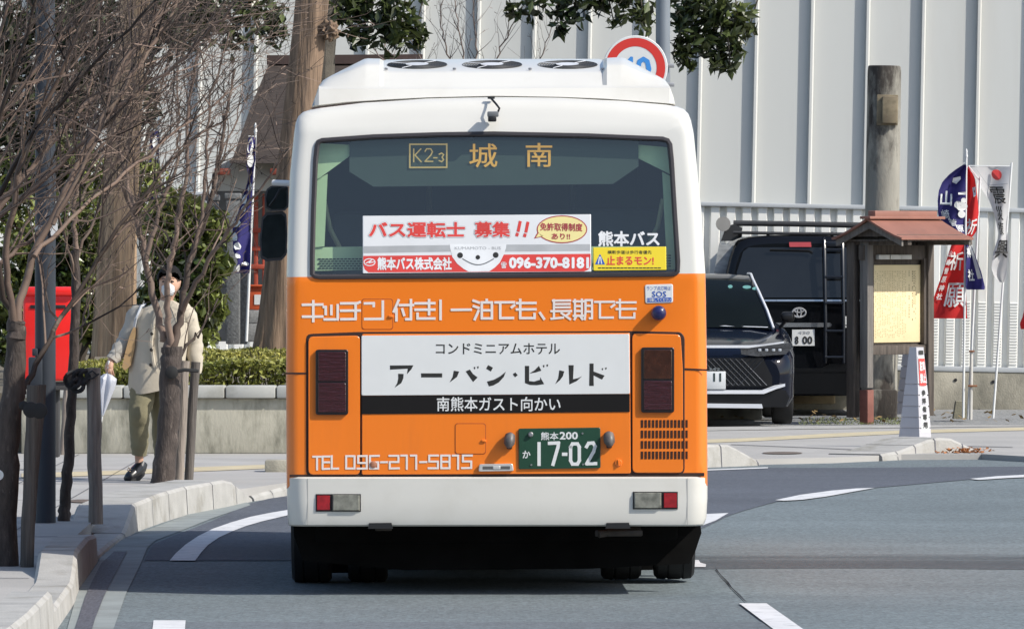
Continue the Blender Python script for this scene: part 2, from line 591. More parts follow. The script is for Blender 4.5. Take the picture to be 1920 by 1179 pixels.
for i in range(420):
    q = G(random.gauss(1800, 22), random.uniform(851, 860))
    q.z = .05 + random.random() ** 2 * .07 * max(0, 1 - abs((q.x - 3.98) / .25))
    a = random.uniform(0, 6.3)
    u = Vector((math.cos(a), math.sin(a), random.uniform(-.6, .9))) * .022
    v = Vector((-math.sin(a), math.cos(a), random.uniform(-.6, .9))) * .015
    lv.poly([q - u, q + v, q + u, q - v])
o = lv.build('fallen_leaves', mat('fallen_leaf', (.34, .13, .04), .8, .2, island=.5), smooth=0, fix=False)
tag(o, 'small drift of orange brown fallen leaves against the kerb', 'leaves', kind='stuff')
lv = MB()
for i in range(90):
    px = random.choice([random.uniform(1520, 1900), random.uniform(1330, 1920)])
    q = G(px, random.uniform(772, 797))
    a = random.uniform(0, 6.3)
    u = Vector((math.cos(a), math.sin(a), random.uniform(-.2, .7))) * .035
    v = Vector((-math.sin(a), math.cos(a), random.uniform(-.2, .7))) * .025
    q.z = .03
    lv.poly([q - u, q + v, q + u, q - v])
o = lv.build('leaf_litter', mat('litter_leaf', (.30, .2, .08), .8, .2, island=.5), smooth=0, fix=False)
tag(o, 'scattered dry leaves on the gravel by the parked cars', 'leaves', kind='stuff')
gr = MB()
for i in range(900):
    px = random.uniform(1500, 1700)
    q = G(px, random.uniform(784, 796))
    q.z = 0
    a = random.uniform(0, 6.3)
    h = random.uniform(.008, .03)
    u = Vector((math.cos(a), math.sin(a), 0)) * .006
    gr.poly([q - u, q + u, q + Vector((random.gauss(0, .02), random.gauss(0, .02), h))])
o = gr.build('weeds', mat('weed', (.13, .15, .05), .8, .2, island=.4), smooth=0, fix=False)
tag(o, 'low green weeds growing round the notice board post', 'weeds', kind='stuff')
# ------------------------------------------------------------------ the bus
BY = 37.7
bus = empty('bus', (-0.0754, BY, 0), (0, R(-0.5), R(0.9)))
tag(bus, 'orange and white city bus seen from behind, white hotel advert on its tail', 'bus')
bpy.context.view_layer.update()
BMI = (Matrix.Translation(bus.location) @ bus.rotation_euler.to_matrix().to_4x4()).inverted()

def B(px, py, yl=0.0):
    q = BMI @ P(px, py, BY + yl)
    return Vector((q.x, yl, q.z))

def ylz(z):
    if z < 1.72: return 0.0
    if z < 2.54: return (z - 1.72) * .14
    return .1148 + (z - 2.54) * .42

def Bs(px, py, d=0.0):
    """point on the rear skin, pushed out by d metres"""
    q = B(px, py, 0)
    y = ylz(q.z)
    q = B(px, py, y)
    return Vector((q.x, y - d, q.z))

def skin(d):
    return lambda x, y: Bs(x, y, d)

# livery: white over orange, split at the waist line
liv = mat('bus_livery', (.66, .645, .595), .28, .03, 1.5, coat=.6)
n, l = liv.node_tree.nodes, liv.node_tree.links
tc = [x for x in n if x.type == 'TEX_COORD'][0]
sx = n.new('ShaderNodeSeparateXYZ')
l.new(tc.outputs['Object'], sx.inputs[0])
gt = n.new('ShaderNodeMath')
gt.operation = 'GREATER_THAN'
gt.inputs[1].default_value = B(932, 516, .0).z
l.new(sx.outputs[2], gt.inputs[0])
src = n['Principled BSDF'].inputs['Base Color'].links[0].from_socket
mx = n.new('ShaderNodeMix')
mx.data_type = 'RGBA'
l.new(gt.outputs[0], mx.inputs[0])
mx.inputs[6].default_value = (.86, .205, .014, 1)
l.new(src, mx.inputs[7])
l.new(mx.outputs[2], n['Principled BSDF'].inputs['Base Color'])
M['livery'] = liv
M['orange'] = mat('orange_paint', (.86, .205, .014), .3, .025, 2, coat=.5, dirt=(.74, .18, .018), dscale=2, dlo=.5, dhi=.85, stretch=(3, 1, .5))
M['seam'] = mat('seam_rubber_and_shade', (.03, .012, .008), .7, .1)

outl = [(537, 916), (536, 700), (537, 515), (540, 400), (543, 330), (547, 290), (551, 250), (554, 230), (559, 218), (568, 210), (585, 205), (600, 202), (680, 192), (800, 184.5), (925, 181.5),
        (1050, 183), (1170, 189), (1250, 196), (1270, 199), (1283, 204), (1292, 213), (1297, 226), (1302, 250), (1307, 300), (1312, 350), (1317, 400), (1324, 515), (1327, 700), (1328, 912)]
win = [(581, 515), (581, 480), (583, 400), (587, 300), (590, 272), (594, 263), (603, 259), (700, 252), (820, 248), (925, 246.5), (1100, 250), (1243, 256), (1255, 260), (1261, 270), (1264, 300), (1270, 400), (1276, 490), (1275, 510), (1270, 516), (1260, 519),
       (925, 522), (600, 524), (589, 522)]
CX, CY = 926.0, 390.0

def ray(poly, a):
    dx, dy = math.cos(a), math.sin(a)
    best = None
    for i in range(len(poly)):
        x1, y1 = poly[i][0] - CX, poly[i][1] - CY
        x2, y2 = poly[(i + 1) % len(poly)][0] - CX, poly[(i + 1) % len(poly)][1] - CY
        ex, ey = x2 - x1, y2 - y1
        den = dx * ey - dy * ex
        if abs(den) < 1e-9: continue
        t = (x1 * ey - y1 * ex) / den
        s_ = (x1 * dy - y1 * dx) / den
        if t > 0 and -1e-6 <= s_ <= 1 + 1e-6:
            best = t if best is None else min(best, t)
    return (CX + dx * best, CY + dy * best)

def inset(poly, d, closed=True):
    out = []
    n_ = len(poly)
    for i in range(n_):
        a, b, c = poly[i - 1], poly[i], poly[(i + 1) % n_]
        if i == 0: a = (b[0] - 0.01, b[1] + 10) if not closed else a
        if i == n_ - 1 and not closed: c = (b[0], b[1] + 10)
        t = Vector((c[0] - a[0], c[1] - a[1])).normalized()
        nn = Vector((-t.y, t.x))
        if nn.x * (CX - b[0]) + nn.y * (CY - b[1]) < 0: nn = -nn
        out.append((b[0] + nn.x * d, b[1] + nn.y * d))
    return out

angs = sorted(set([round(2 * math.pi * i / 120, 5) for i in range(120)] +
                  [round(math.atan2(y - CY, x - CX) % (2 * math.pi), 5) for x, y in outl + win]))
RND = 24.0
rings = []
o_in = inset(outl, RND, closed=False)
for t in [0, .25, .5, .75, 1.0]:
    rings.append([Bs(*ray(win, a)).lerp(Bs(*ray(o_in, a)), t) for a in angs])
for ring in rings:
    for p in ring: p.y = ylz(p.z)
base = rings[-1]
for k in range(1, 6):
    a_ = k / 5 * math.pi / 2
    ins = RND * (1 - math.sin(a_))
    oo = inset(outl, ins, closed=False) if ins > .01 else outl
    ring = []
    for j, a in enumerate(angs):
        q = Bs(*ray(oo, a))
        q.y = ylz(q.z) + RND * .0029 * (1 - math.cos(a_))
        ring.append(q)
    rings.append(ring)
last = rings[-1]
for yy in [.5, 1.0, 2.5, 4, 5.5, 6.9]:
    rings.append([Vector((p.x, max(yy, p.y), p.z)) for p in last])
rings.append([Vector((p.x * .95, 7.15, p.z - .02)) for p in last])
rings.append([Vector((p.x * .8, 7.22, (p.z - 1.6) * .9 + 1.6)) for p in last])
mb = MB().grid(rings, close=True)
mb.poly(rings[-1])
body = mb.build('body', M['livery'], bus, smooth=40)

# rubber gasket and glass
gk = []
w_in = inset(win, 9.5)
prof = [(0, .0), (1.2, .012), (6, .014), (9.5, .004)]
for ins, d in prof:
    gk.append([Bs(x, y, d) for x, y in inset(win, ins)])
gas = MB().grid(gk, close=True).build('window_gasket', M['dark_rubber'], bus)
glass = MB().poly([Bs(x, y, -.004) for x, y in inset(win, 9)]).build('rear_window', glass_mat('tinted_glass', (.76, .86, .76), .080), bus, smooth=0)

# inside the saloon
inn = MB()
za, zb = B(932, 520, .1).z, B(932, 255, .1).z
inn.box((0, 3.6, za - .03), (2.1, 6.8, .04))
inn.box((0, 3.6, zb + .09), (2.1, 6.8, .04))
inn.box((-1.03, 3.6, (za + zb) / 2 + .03), (.04, 6.8, zb - za + .08))
inn.box((1.03, 3.6, (za + zb) / 2 + .03), (.04, 6.8, zb - za + .08))
inn.box((0, 7.0, (za + zb) / 2 + .03), (2.1, .04, zb - za + .08))
inn.build('saloon_lining', mat('lining', (.05, .055, .055), .7, .1), bus)
M['trim_green'] = mat('trim_green', (.56, .66, .48), .6, .05)
tr = MB()
dz = .075
def pan(px, dy=dz, th=.02, mb_=None, mi=0):
    (mb_ or tr).prism([Bs(x, y, -dy) for x, y in px], (0, th, 0), mi)
pan([(590, 268), (666, 272), (666, 285), (600, 333), (588, 338)])
pan([(588, 338), (614, 326), (608, 462), (586, 464)], .09)
pan([(586, 464), (690, 462), (690, 506), (585, 508)], .10)
pan([(1186, 270), (1252, 276), (1257, 326), (1190, 293)])
pan([(1243, 322), (1258, 330), (1268, 505), (1252, 505)], .09)
pan([(1110, 462), (1255, 462), (1258, 506), (1110, 506)], .10)
trim = tr.build('window_trim', M['trim_green'], bus, smooth=0)
sl_ = MB()
for r_ in range(5):
    for c_ in range(12):
        x = 596 + c_ * 7 + (3.5 if r_ % 2 else 0)
        y = 484.5 + r_ * 4.4
        pan([(x, y), (x + 5.4, y), (x + 5.4, y + 2.2), (x, y + 2.2)], .096, .004, sl_)
    for c_ in range(2):
        x = 1247 + c_ * 7
        y = 478 + r_ * 5
        pan([(x, y), (x + 5.4, y), (x + 5.4, y + 2.2), (x, y + 2.2)], .086, .004, sl_)
sl_.build('vent_slot', M['black_plastic'], trim, smooth=0)
dis = MB()
dis.prism([Bs(x, y, -.06) for x, y in [(655, 262), (1198, 262), (1198, 312), (1150, 345), (700, 350), (655, 322)]], (0, .18, 0))
disp = dis.build('destination_display', mat('display_case', (.052, .066, .072), .5, .05), bus, smooth=0)
led = MB()
f = skin(-.052)
letter(led, '城', 880, 933, 269, 314, f, 0, .008)
letter(led, '南', 986, 1036, 268, 313, f, 0, .008)
zz = dict(o=(750, 255), k=6.4)
strokes(led, [[(118, 100), (562, 100)], [(118, 378), (562, 376)], [(118, 100), (118, 378)], [(562, 95), (562, 376)]], 18, f, 1, **zz)
strokes(led, [[(165, 155), (165, 310)], [(250, 155), (180, 230), (255, 310)], [(300, 185), (320, 155), (370, 155), (390, 190), (370, 230), (300, 305), (395, 305)], [(405, 262), (445, 262)],
              [(470, 220), (500, 205), (525, 225), (505, 255), (525, 285), (500, 310), (470, 295)]], 15, f, 1, **zz)
led.build('led_lettering', [emit_mat('led_amber', (1.0, .50, .10), .42), emit_mat('led_amber_dim', (.9, .6, .25), .28)], disp, smooth=0)
st = MB()
st.box((0.05, .75, za + .12), (1.9, .25, .5), .06)
for x in (-.72, -.3, .25, .7):
    st.box((x, 1.9, za + .12), (.4, .14, .45), .06)
st.build('seat', mat('seat_cloth', (.045, .055, .075), .9, .2), bus)
hp = MB()
for s_ in (-1, 1):
    hp.tube([Vector((s_ * .93, .35, zb - .35)), Vector((s_ * .90, .38, zb - .5)), Vector((s_ * .84, .4, za + .15))], .014, 8)
hp.tube([Vector((-.35, 1.4, za - .1)), Vector((-.35, 1.4, zb - .06)), Vector((-.1, 1.5, zb + .0))], .016, 8)
hp.tube([Vector((.47, 1.7, za - .1)), Vector((.47, 1.7, zb))], .016, 8)
hp.build('handrail', mat('handrail_cream', (.45, .45, .33), .4), bus)

# roof unit (air conditioner)
T = [(585, 199), (590, 185), (598, 161), (606, 151), (618, 144), (650, 127.5), (683, 111), (690, 110), (712, 110.5), (719, 114), (724, 112.5), (800, 111.5), (925, 111), (1050, 111), (1124, 111), (1130, 113), (1138, 109), (1162, 107.5), (1170, 109), (1200, 124.5), (1235, 143.5), (1247, 150), (1256, 162), (1263, 182), (1266, 194)]
YB = [(585, 203), (650, 195.5), (720, 191), (800, 187), (925, 184), (1050, 186), (1130, 189), (1200, 194), (1266, 199)]
rows = []
for px, top in T:
    yb = interp(YB, px)
    pod = 676 < px < 716 or 1132 < px < 1176
    cr = max(165 - (2 if px > 1000 else 0), top)
    fo = max(135 if not pod else 122, top)
    pr = [B(px, yb, .30), B(px, max(yb - 4, top), .265), B(px, max(cr + 2, top), .30), B(px, cr, .315), B(px, max(cr - 3, top), .335), B(px, max(fo + 3, top), .435), B(px, max(fo - 2, top), .475), B(px, top, .95 if not pod else .70)]
    q = pr[-1]
    pr += [Vector((q.x, 1.3, q.z + .01)), Vector((q.x, 2.6, q.z)), Vector((q.x, 2.9, min(q.z, B(px, 175, .3).z)))]
    rows.append(pr)
acu = MB().grid(rows).build('roof_unit', M['white_paint'], bus, smooth=28)
gp = MB().grid([[B(px, yb - 1.0, .235), B(px, yb + 3.4, .225)] for px, yb in YB]).build('roof_gap_shade', M['seam'], bus)  # dark strip painting the shade in the gap below the roof unit
for px in (782, 922.5, 1064):
    c = B(px, 123.2, .71)
    u = Vector((1, 0, 0))
    v = (B(px, 112, .95) - B(px, 134, .47))
    v = Vector((0, v.y, v.z)).normalized()
    nn = u.cross(v)
    fan = MB()
    fan.disc(c + nn * .004, u, v, .168, 36, 0)
    for rr in (.165, .15, .135, .12, .105, .09, .075):
        ring = [c + nn * .006 + u * rr * math.cos(k * math.pi / 18) + v * rr * math.sin(k * math.pi / 18) for k in range(37)]
        fan.tube(ring, .0016, 4, 1)
    for k in range(24):
        a = k * math.pi / 12
        d = u * math.cos(a) + v * math.sin(a)
        fan.tube([c + nn * .006 + d * .06, c + nn * .006 + d * .165], .0012, 3, 1)
    for a in (.9, 2.6, 4.2):
        d = u * math.cos(a) + v * math.sin(a)
        fan.tube([c + nn * .006 + d * .06, c + nn * .006 + d * .168], .0035, 4, 2)
    fan.disc(c + nn * .009, u, v, .064, 24, 2)
    fan.build('roof_fan', [M['black_plastic'], mat('fan_guard', (.05, .05, .05), .5), mat('fan_hub', (.55, .56, .58), .5)], acu)
bo = MB()
for px in (724, 852, 994, 1130):
    bo.box(B(px, 131.5, .49) + Vector((0, -.005, .006)), (.02, .015, .012), .004)
bo.build('roof_bolt', M['steel'], acu)

# reversing camera under the roof edge
rc = MB()
rc.tube([Bs(920, 184, .01), Bs(930, 196, .07), Bs(936, 204, .075), Bs(933, 212, .06)], .006, 6, 0)
rc.box(Bs(921, 184, .01), (.04, .02, .012), .004, mi=0)
rc.box(Bs(924, 215, .07), (.062, .05, .03), .006, mi=1)
rc.box(Bs(922.5, 224, .085), (.046, .04, .03), .006, mi=2)
rc.build('reversing_camera', [M['black_plastic'], mat('camera_grey', (.16, .17, .18), .4), M['black_plastic']], bus)

# lower rear panels: raised panels leave dark seams between them
def panel(px, d0, d1, mb, mi=0, rnd=5):
    """flat raised panel with a small bevel all round"""
    pts = []
    n_ = len(px)
    for i in range(n_):
        a, b, c = Vector(px[i - 1]), Vector(px[i]), Vector(px[(i + 1) % n_])
        r_ = min(rnd, (a - b).length / 2.1, (c - b).length / 2.1)
        p1, p2 = b + (a - b).normalized() * r_, b + (c - b).normalized() * r_
        for t in (0, .33, .67, 1):
            pts.append((1 - t) ** 2 * p1 + 2 * t * (1 - t) * b + t * t * p2)
    cen = sum(pts, Vector((0, 0))) / len(pts)
    def off(d):
        return [p + (cen - p).normalized() * d for p in pts]
    e0 = [Bs(p.x, p.y, d0) for p in pts]
    e1 = [Bs(p.x, p.y, d1 - .002) for p in pts]
    e2 = [Bs(p.x, p.y, d1) for p in off(1.2)]
    mb.grid([e0, e1, e2], mi, close=True)
    mb.poly(e2, mi)

# recessed dark ground behind the panels
sm = MB()
panel([(574, 626), (676, 622), (1186, 620.5), (1277, 622.5), (1284, 632), (1284, 888), (932, 890), (574, 892)], 0, .003, sm, rnd=10)
sm.poly([Bs(x, y, .002) for x, y in [(535, 698), (576, 698), (576, 701.5), (535, 701.5)]])
sm.poly([Bs(x, y, .002) for x, y in [(1282, 690), (1327, 692), (1327, 695.5), (1282, 693.5)]])
sm.poly([Bs(x, y, .0025) for x, y in [(543, 889), (932, 888.3), (1321, 886), (1321, 893), (543, 894)]])
sm.build('panel_seam', M['seam'], bus, smooth=20)
pm = MB(); panel([(578.5, 631), (675, 629), (675, 889), (578.5, 889)], .002, .012, pm, rnd=9)
lp = pm.build('corner_panel', M['orange'], bus, smooth=30)
pm = MB(); panel([(679, 626), (1181, 624), (1182.5, 887), (678.5, 889)], .002, .012, pm, rnd=3)
hatch = pm.build('engine_hatch', M['orange'], bus, smooth=30)
pm = MB(); panel([(1185.5, 625), (1276, 627), (1280, 690), (1281, 886), (1186, 886)], .002, .012, pm, rnd=9)
rp = pm.build('corner_panel', M['orange'], bus, smooth=30)
def hatch_line(pts, parent, d, name='filler_flap'):
    mb = MB()
    (x0, y0), (x1, y1) = pts
    r_ = 5
    loop = []
    for (cx, cy, a0) in [(x1 - r_, y0 + r_, -90), (x1 - r_, y1 - r_, 0), (x0 + r_, y1 - r_, 90), (x0 + r_, y0 + r_, 180)]:
        for k in range(5):
            a = R(a0 + k * 22.5)
            loop.append((cx + r_ * math.cos(a), cy + r_ * math.sin(a)))
    loop.append(loop[0])
    mb.grid([[Bs(x, y, d) for x, y in loop], [Bs(x + (1.1 if x < (x0 + x1) / 2 else -1.1), y + (1.1 if y < (y0 + y1) / 2 else -1.1), d + .0006) for x, y in loop]], 1)
    ins_ = [(x + (1.3 if x < (x0 + x1) / 2 else -1.3), y + (1.3 if y < (y0 + y1) / 2 else -1.3)) for x, y in loop[:-1]]
    mb.poly([Bs(x, y, d + .0009) for x, y in ins_], 0)
    q = Bs(x1 - 4, (y0 + y1) / 2 + 4, d + .004)
    mb.box(q, (.026, .012, .014), .004, mi=0)
    return mb.build(name, [M['orange'], mat('flap_edge', (.35, .06, .008), .6)], parent, smooth=25)
hatch_line([(678, 560), (737, 618)], bus, .0007)
hatch_line([(853, 793), (911, 851)], hatch, .0135)
wp = MB(); panel([(677.5, 629), (1180, 626), (1181, 738), (677.5, 741)], .012, .016, wp, 0, 3)
panel([(677.5, 741.5), (1181, 738.5), (1181, 772), (677.5, 776)], .012, .0155, wp, 1, 1)
ad = wp.build('advert_panel', [M['white_board'], mat('advert_black', (.009, .008, .008), .6, .05, spec=.2)], hatch if False else bus, smooth=25)
ad_t = MB()
f = skin(.0165)
letter(ad_t, 'コンドミニアムホテル', 817, 1050, 643, 664, f, 0, .012)
z4 = dict(o=(720, 630), k=7.859)
z5 = dict(o=(930, 630), k=7.859)
fills(ad_t, [[(88, 430), (435, 428), (400, 490), (338, 560), (350, 478), (88, 492)], [(207, 552), (290, 555), (285, 620), (255, 690), (155, 758), (195, 690), (210, 620)],
             [(545, 546), (857, 546), (857, 606), (547, 607)], [(1028, 507), (1108, 520), (1075, 600), (965, 682), (1010, 600)], [(1203, 518), (1265, 490), (1310, 555), (1380, 607), (1312, 675)],
             [(1320, 458), (1342, 450), (1345, 480), (1328, 488)], [(1370, 450), (1395, 440), (1392, 472), (1378, 480)], [(1535, 425), (1605, 462), (1575, 520), (1503, 478)]], f, 0, **z4)
fills(ad_t, [[(-135, 668), (-30, 640), (60, 590), (145, 522), (115, 600), (40, 680), (-40, 725), (-105, 740)], [(245, 560), (285, 533), (320, 575), (280, 605)],
             [(425, 437), (488, 437), (488, 660), (560, 668), (650, 640), (650, 602), (710, 705), (600, 722), (500, 718), (425, 690)], [(632, 437), (668, 508), (580, 535), (490, 550), (570, 500)],
             [(688, 430), (712, 422), (712, 455), (698, 462)], [(740, 422), (768, 412), (765, 442), (748, 452)],
             [(932, 502), (1005, 517), (985, 590), (940, 650), (870, 708), (915, 620)], [(1068, 427), (1145, 427), (1135, 632), (1200, 620), (1268, 590), (1190, 660), (1080, 712)],
             [(1378, 402), (1438, 402), (1438, 520), (1600, 580), (1562, 640), (1438, 578), (1440, 732), (1372, 732)],
             [(1555, 478), (1575, 468), (1578, 495), (1563, 503)], [(1605, 468), (1632, 458), (1628, 485), (1612, 495)]], f, 0, **z5)
letter(ad_t, '南熊本ガスト向かい', 819, 1051, 743.5, 770.5, f, 1, .014)
ad_t.build('lettering', [M['black_letter'], M['white_board']], ad, smooth=0)

# white slogan and telephone number
sg = MB()
f = skin(.0026)
strokes(sg, [[(45, 188), (270, 184)], [(47, 321), (270, 320)], [(165, 145), (165, 375)], [(280, 212), (305, 212), (305, 295)], [(368, 197), (368, 295)], [(440, 190), (440, 352), (290, 352)],
             [(475, 172), (660, 170), (690, 158)], [(475, 254), (690, 252)], [(641, 190), (641, 348), (478, 350)], [(742, 172), (845, 170), (845, 205)], [(947, 148), (947, 346), (745, 348)],
             [(1125, 135), (1070, 265)], [(1100, 235), (1100, 365)], [(1135, 192), (1290, 190)], [(1165, 235), (1187, 305)], [(1263, 132), (1263, 350), (1207, 350)],
             [(1312, 172), (1530, 170)], [(1312, 243), (1530, 242)], [(1467, 133), (1467, 298)], [(1337, 285), (1337, 342), (1530, 342)], [(1596, 140), (1596, 310)], [(1596, 332), (1596, 352)]], 29, f, 0, (560, 540), 6)
strokes(sg, [[(65, 392), (415, 388)], [(455, 225), (560, 262)], [(460, 325), (555, 358)], [(548, 410), (480, 565)], [(608, 258), (790, 258), (790, 545), (608, 545), (608, 258)], [(608, 400), (790, 400)], [(697, 208), (697, 258)],
             [(850, 258), (1190, 255)], [(940, 258), (940, 540), (1175, 538)], [(1195, 308), (1145, 348)], [(1235, 270), (1580, 268)], [(1235, 385), (1580, 382)], [(1300, 208), (1300, 540), (1558, 540), (1558, 460)],
             [(1655, 445), (1730, 555)]], 46, f, 0, (840, 540), 9.6)
strokes(sg, [[(138, 165), (138, 420)], [(122, 175), (365, 172)], [(150, 222), (358, 220)], [(150, 268), (358, 266)], [(99, 320), (378, 318)], [(100, 425), (268, 408)], [(242, 347), (363, 432)], [(352, 347), (300, 388)],
             [(428, 162), (428, 395)], [(525, 157), (525, 395)], [(408, 185), (548, 183)], [(428, 250), (525, 250)], [(428, 318), (525, 318)], [(408, 385), (548, 383)], [(440, 402), (422, 435)], [(510, 402), (533, 432)],
             [(575, 168), (665, 168), (665, 418), (632, 418)], [(575, 168), (575, 330), (564, 432)], [(575, 245), (665, 245)], [(575, 325), (665, 325)],
             [(705, 192), (972, 190)], [(775, 192), (775, 410), (957, 408)], [(978, 228), (932, 264)], [(1003, 200), (1272, 198)], [(1003, 290), (1272, 288)], [(1052, 160), (1052, 410), (1252, 410), (1252, 348)]], 31, f, 0, (1020, 540), 7.385)
sg.build('slogan_lettering', M['white_letter'], bus, smooth=0)
tl = MB()
strokes(tl, [[(82, 122), (158, 122)], [(118, 122), (118, 238)], [(232, 120), (168, 120), (168, 232), (230, 230)], [(168, 172), (230, 172)], [(250, 115), (250, 229), (310, 228)],
             [(380, 117), (455, 117), (455, 228), (380, 228), (380, 117)], [(565, 178), (488, 178), (488, 117), (565, 115), (565, 228), (480, 229)], [(676, 114), (594, 116), (594, 228), (668, 228), (668, 172), (594, 172)], [(692, 172), (748, 171)],
             [(767, 114), (850, 114), (850, 170), (772, 170), (772, 228), (856, 226)], [(874, 112), (925, 112), (925, 233)], [(960, 112), (1010, 112), (1010, 233)], [(1044, 171), (1103, 170)],
             [(1208, 112), (1127, 112), (1127, 166), (1205, 166), (1205, 226), (1120, 226)], [(1235, 112), (1310, 112), (1310, 226), (1235, 226), (1235, 112)], [(1235, 168), (1310, 168)], [(1337, 112), (1387, 112), (1387, 233)],
             [(1512, 112), (1430, 112), (1430, 165), (1505, 165), (1505, 224), (1420, 225)]], 18, skin(.0142), 0, (570, 830), 4.8)
tl.build('telephone_lettering', M['white_letter'], bus, smooth=0)

# bumper with rounded corners, lamps
rows = []
def bump(py, dd, hw0, hw1):
    row = []
    L_, R_ = B(hw0, py, 0).x, B(hw1, py, 0).x
    zc = [B(hw0, py, 0).z, B(hw1, py, 0).z]
    r_ = .11
    pts = [(L_, 1.2), (L_, .35)] + [(L_ + r_ * (1 - math.cos(a)), -dd + r_ * (1 - math.sin(a))) for a in [i * math.pi / 14 for i in range(8)]]
    pts += [(R_ - r_ * (1 - math.cos(a)), -dd + r_ * (1 - math.sin(a))) for a in [i * math.pi / 14 for i in range(7, -1, -1)]] + [(R_, .35), (R_, 1.2)]
    for x, y in pts:
        t = (x - L_) / (R_ - L_)
        row.append(Vector((x, y, zc[0] + (zc[1] - zc[0]) * t)))
    return row
rows = [bump(893, -.03, 539, 1326), bump(893.5, .015, 538, 1327), bump(896, .028, 537, 1328), bump(935, .03, 538, 1328), bump(972, .028, 539, 1326), bump(983, .02, 540, 1322), bump(986, .0, 541, 1319)]
bumper = MB().grid(rows).build('bumper', M['white_paint'], bus, smooth=35)
bs = MB()
for px in (577, 1288.5):
    bs.poly([Vector((B(px + a, y, 0).x, -.0305, B(px + a, y, 0).z)) for a, y in [(-.6, 896), (.6, 896), (.6, 983), (-.6, 983)]])
bs.build('bumper_joint', mat('joint_grey', (.35, .35, .34), .6), bumper, smooth=0)
def bp(px, py, d): 
    q = B(px, py, 0); q.y = -d
    return q
bx_ = MB()
for a in (690, 1135):
    bx_.prism([bp(x, y, .024) for x, y in [(a + 2, 979.5), (a + 44, 979), (a + 47, 990), (a, 990)]], (0, -.012, 0))
bx_.build('towing_cover', M['black_plastic'], bumper)
M['lens_red'] = mat('lens_red', (.30, .012, .018), .2, .2, 40, coat=.6)
M['lens_dark_red'] = mat('lens_dark_red', (.040, .006, .008), .25, .3, 25, coat=.6, bump=.35, bscale=14, stretch=(1, 1, 7))
M['lens_dark_amber'] = mat('lens_dark_amber', (.042, .013, .006), .25, .3, 25, coat=.7)
M['lens_clear'] = mat('lens_clear', (.20, .20, .17), .15, .4, 20, coat=.8)
M['lamp_case'] = mat('lamp_case', (.012, .010, .011), .4, .1)
for x0, x1, flip in ((592, 677, 0), (1187, 1271, 1)):
    mb = MB()
    yo = -4 if flip else 0
    def fl(a, y0, b, y1, d0, d1, mi, r_):
        aa, bb = (x0 + a, x0 + b) if not flip else (x1 - b, x1 - a)
        q = [bp(aa, y0 + yo, d0), bp(bb, y0 + yo, d0), bp(bb, y1 + yo, d0), bp(aa, y1 + yo, d0)]
        c = sum(q, Vector()) / 4
        e = [Vector((v.x + (c - v).normalized().x * r_, -d1, v.z + (c - v).normalized().z * r_)) for v in q]
        mb.grid([q, e], mi, close=True)
        mb.poly(e, mi)
    fl(0, 925, 85, 958, .028, .034, 0, .003)
    fl(2, 927.5, 27, 955.5, .032, .04, 1, .004)
    fl(31, 926.5, 83, 956.5, .032, .046, 2, .008)
    o = mb.build('fog_lamp', [M['lamp_case'], M['lens_red'], M['lens_clear']], bumper, smooth=20)
for x0, y0, x1, y1, top in ((592, 655, 653, 777, 'lens_dark_red'), (1202, 651, 1264, 773, 'lens_dark_amber')):
    mb = MB()
    panel([(x0, y0), (x1, y0), (x1, y1), (x0, y1)], .010, .030, mb, 0, 5)
    ym = (y0 + y1) / 2
    panel([(x0 + 4.5, y0 + 4.5), (x1 - 4.5, y0 + 4.5), (x1 - 4.5, ym - 1.5), (x0 + 4.5, ym - 1.5)], .029, .034, mb, 1, 3)
    panel([(x0 + 4.5, ym + 1.5), (x1 - 4.5, ym + 1.5), (x1 - 4.5, y1 - 4.5), (x0 + 4.5, y1 - 4.5)], .029, .034, mb, 2, 3)
    mb.build('tail_lamp', [M['lamp_case'], M[top], M['lens_dark_red']], bus, smooth=25)
vt = MB()
for r_ in range(4):
    for c_ in range(13):
        x = 1201.5 + c_ * 6.95
        y = 787 + r_ * 19.6
        vt.poly([Bs(a, b, .0135) for a, b in [(x, y), (x + 4.6, y), (x + 4.6, y + 14.5), (x, y + 14.5)]])
vt.build('vent_slot', mat('vent_dark', (.035, .008, .003), .8), rp, smooth=0)

# number plate
np_ = MB()
panel([(972, 803), (1125.5, 801), (1126, 877), (972.5, 879)], .016, .022, np_, 0, 3)
plate = np_.build('number_plate', [mat('plate_green', (.012, .055, .03), .45, .05)], hatch, smooth=25)
pt = MB()
f = skin(.0232)
letter(pt, '熊本', 1014, 1047, 809.5, 824.5, f, 0, .02)
letter(pt, '200', 1049, 1083.5, 809, 823.5, f, 0, .03)
letter(pt, 'か', 979.5, 994.5, 844, 858.5, f, 0, .025)
k3_ = dict(o=(900, 700), k=2.875)
strokes(pt, [[(318, 375), (318, 490)], [(372, 375), (423, 373), (420, 395), (393, 490)], [(448, 434), (464, 434)],
             [(488, 395), (498, 378), (525, 378), (535, 395), (535, 468), (525, 487), (498, 487), (488, 468), (488, 395)],
             [(573, 395), (585, 375), (610, 373), (620, 392), (612, 420), (575, 485), (625, 484)]], 18, f, 0, **k3_)
pt.build('lettering', M['white_board'], plate, smooth=0)
pb = MB()
pb.lathe([(.014, .0), (.014, -.012), (.009, -.018)], Bs(995, 814, .02), 'Y', 14)
for x, y in ((1092, 812), (996, 871), (1093, 870)):
    pb.lathe([(.006, .0), (.005, -.006)], Bs(x, y, .02), 'Y', 10)
pb.build('bolt', M['steel'], plate)
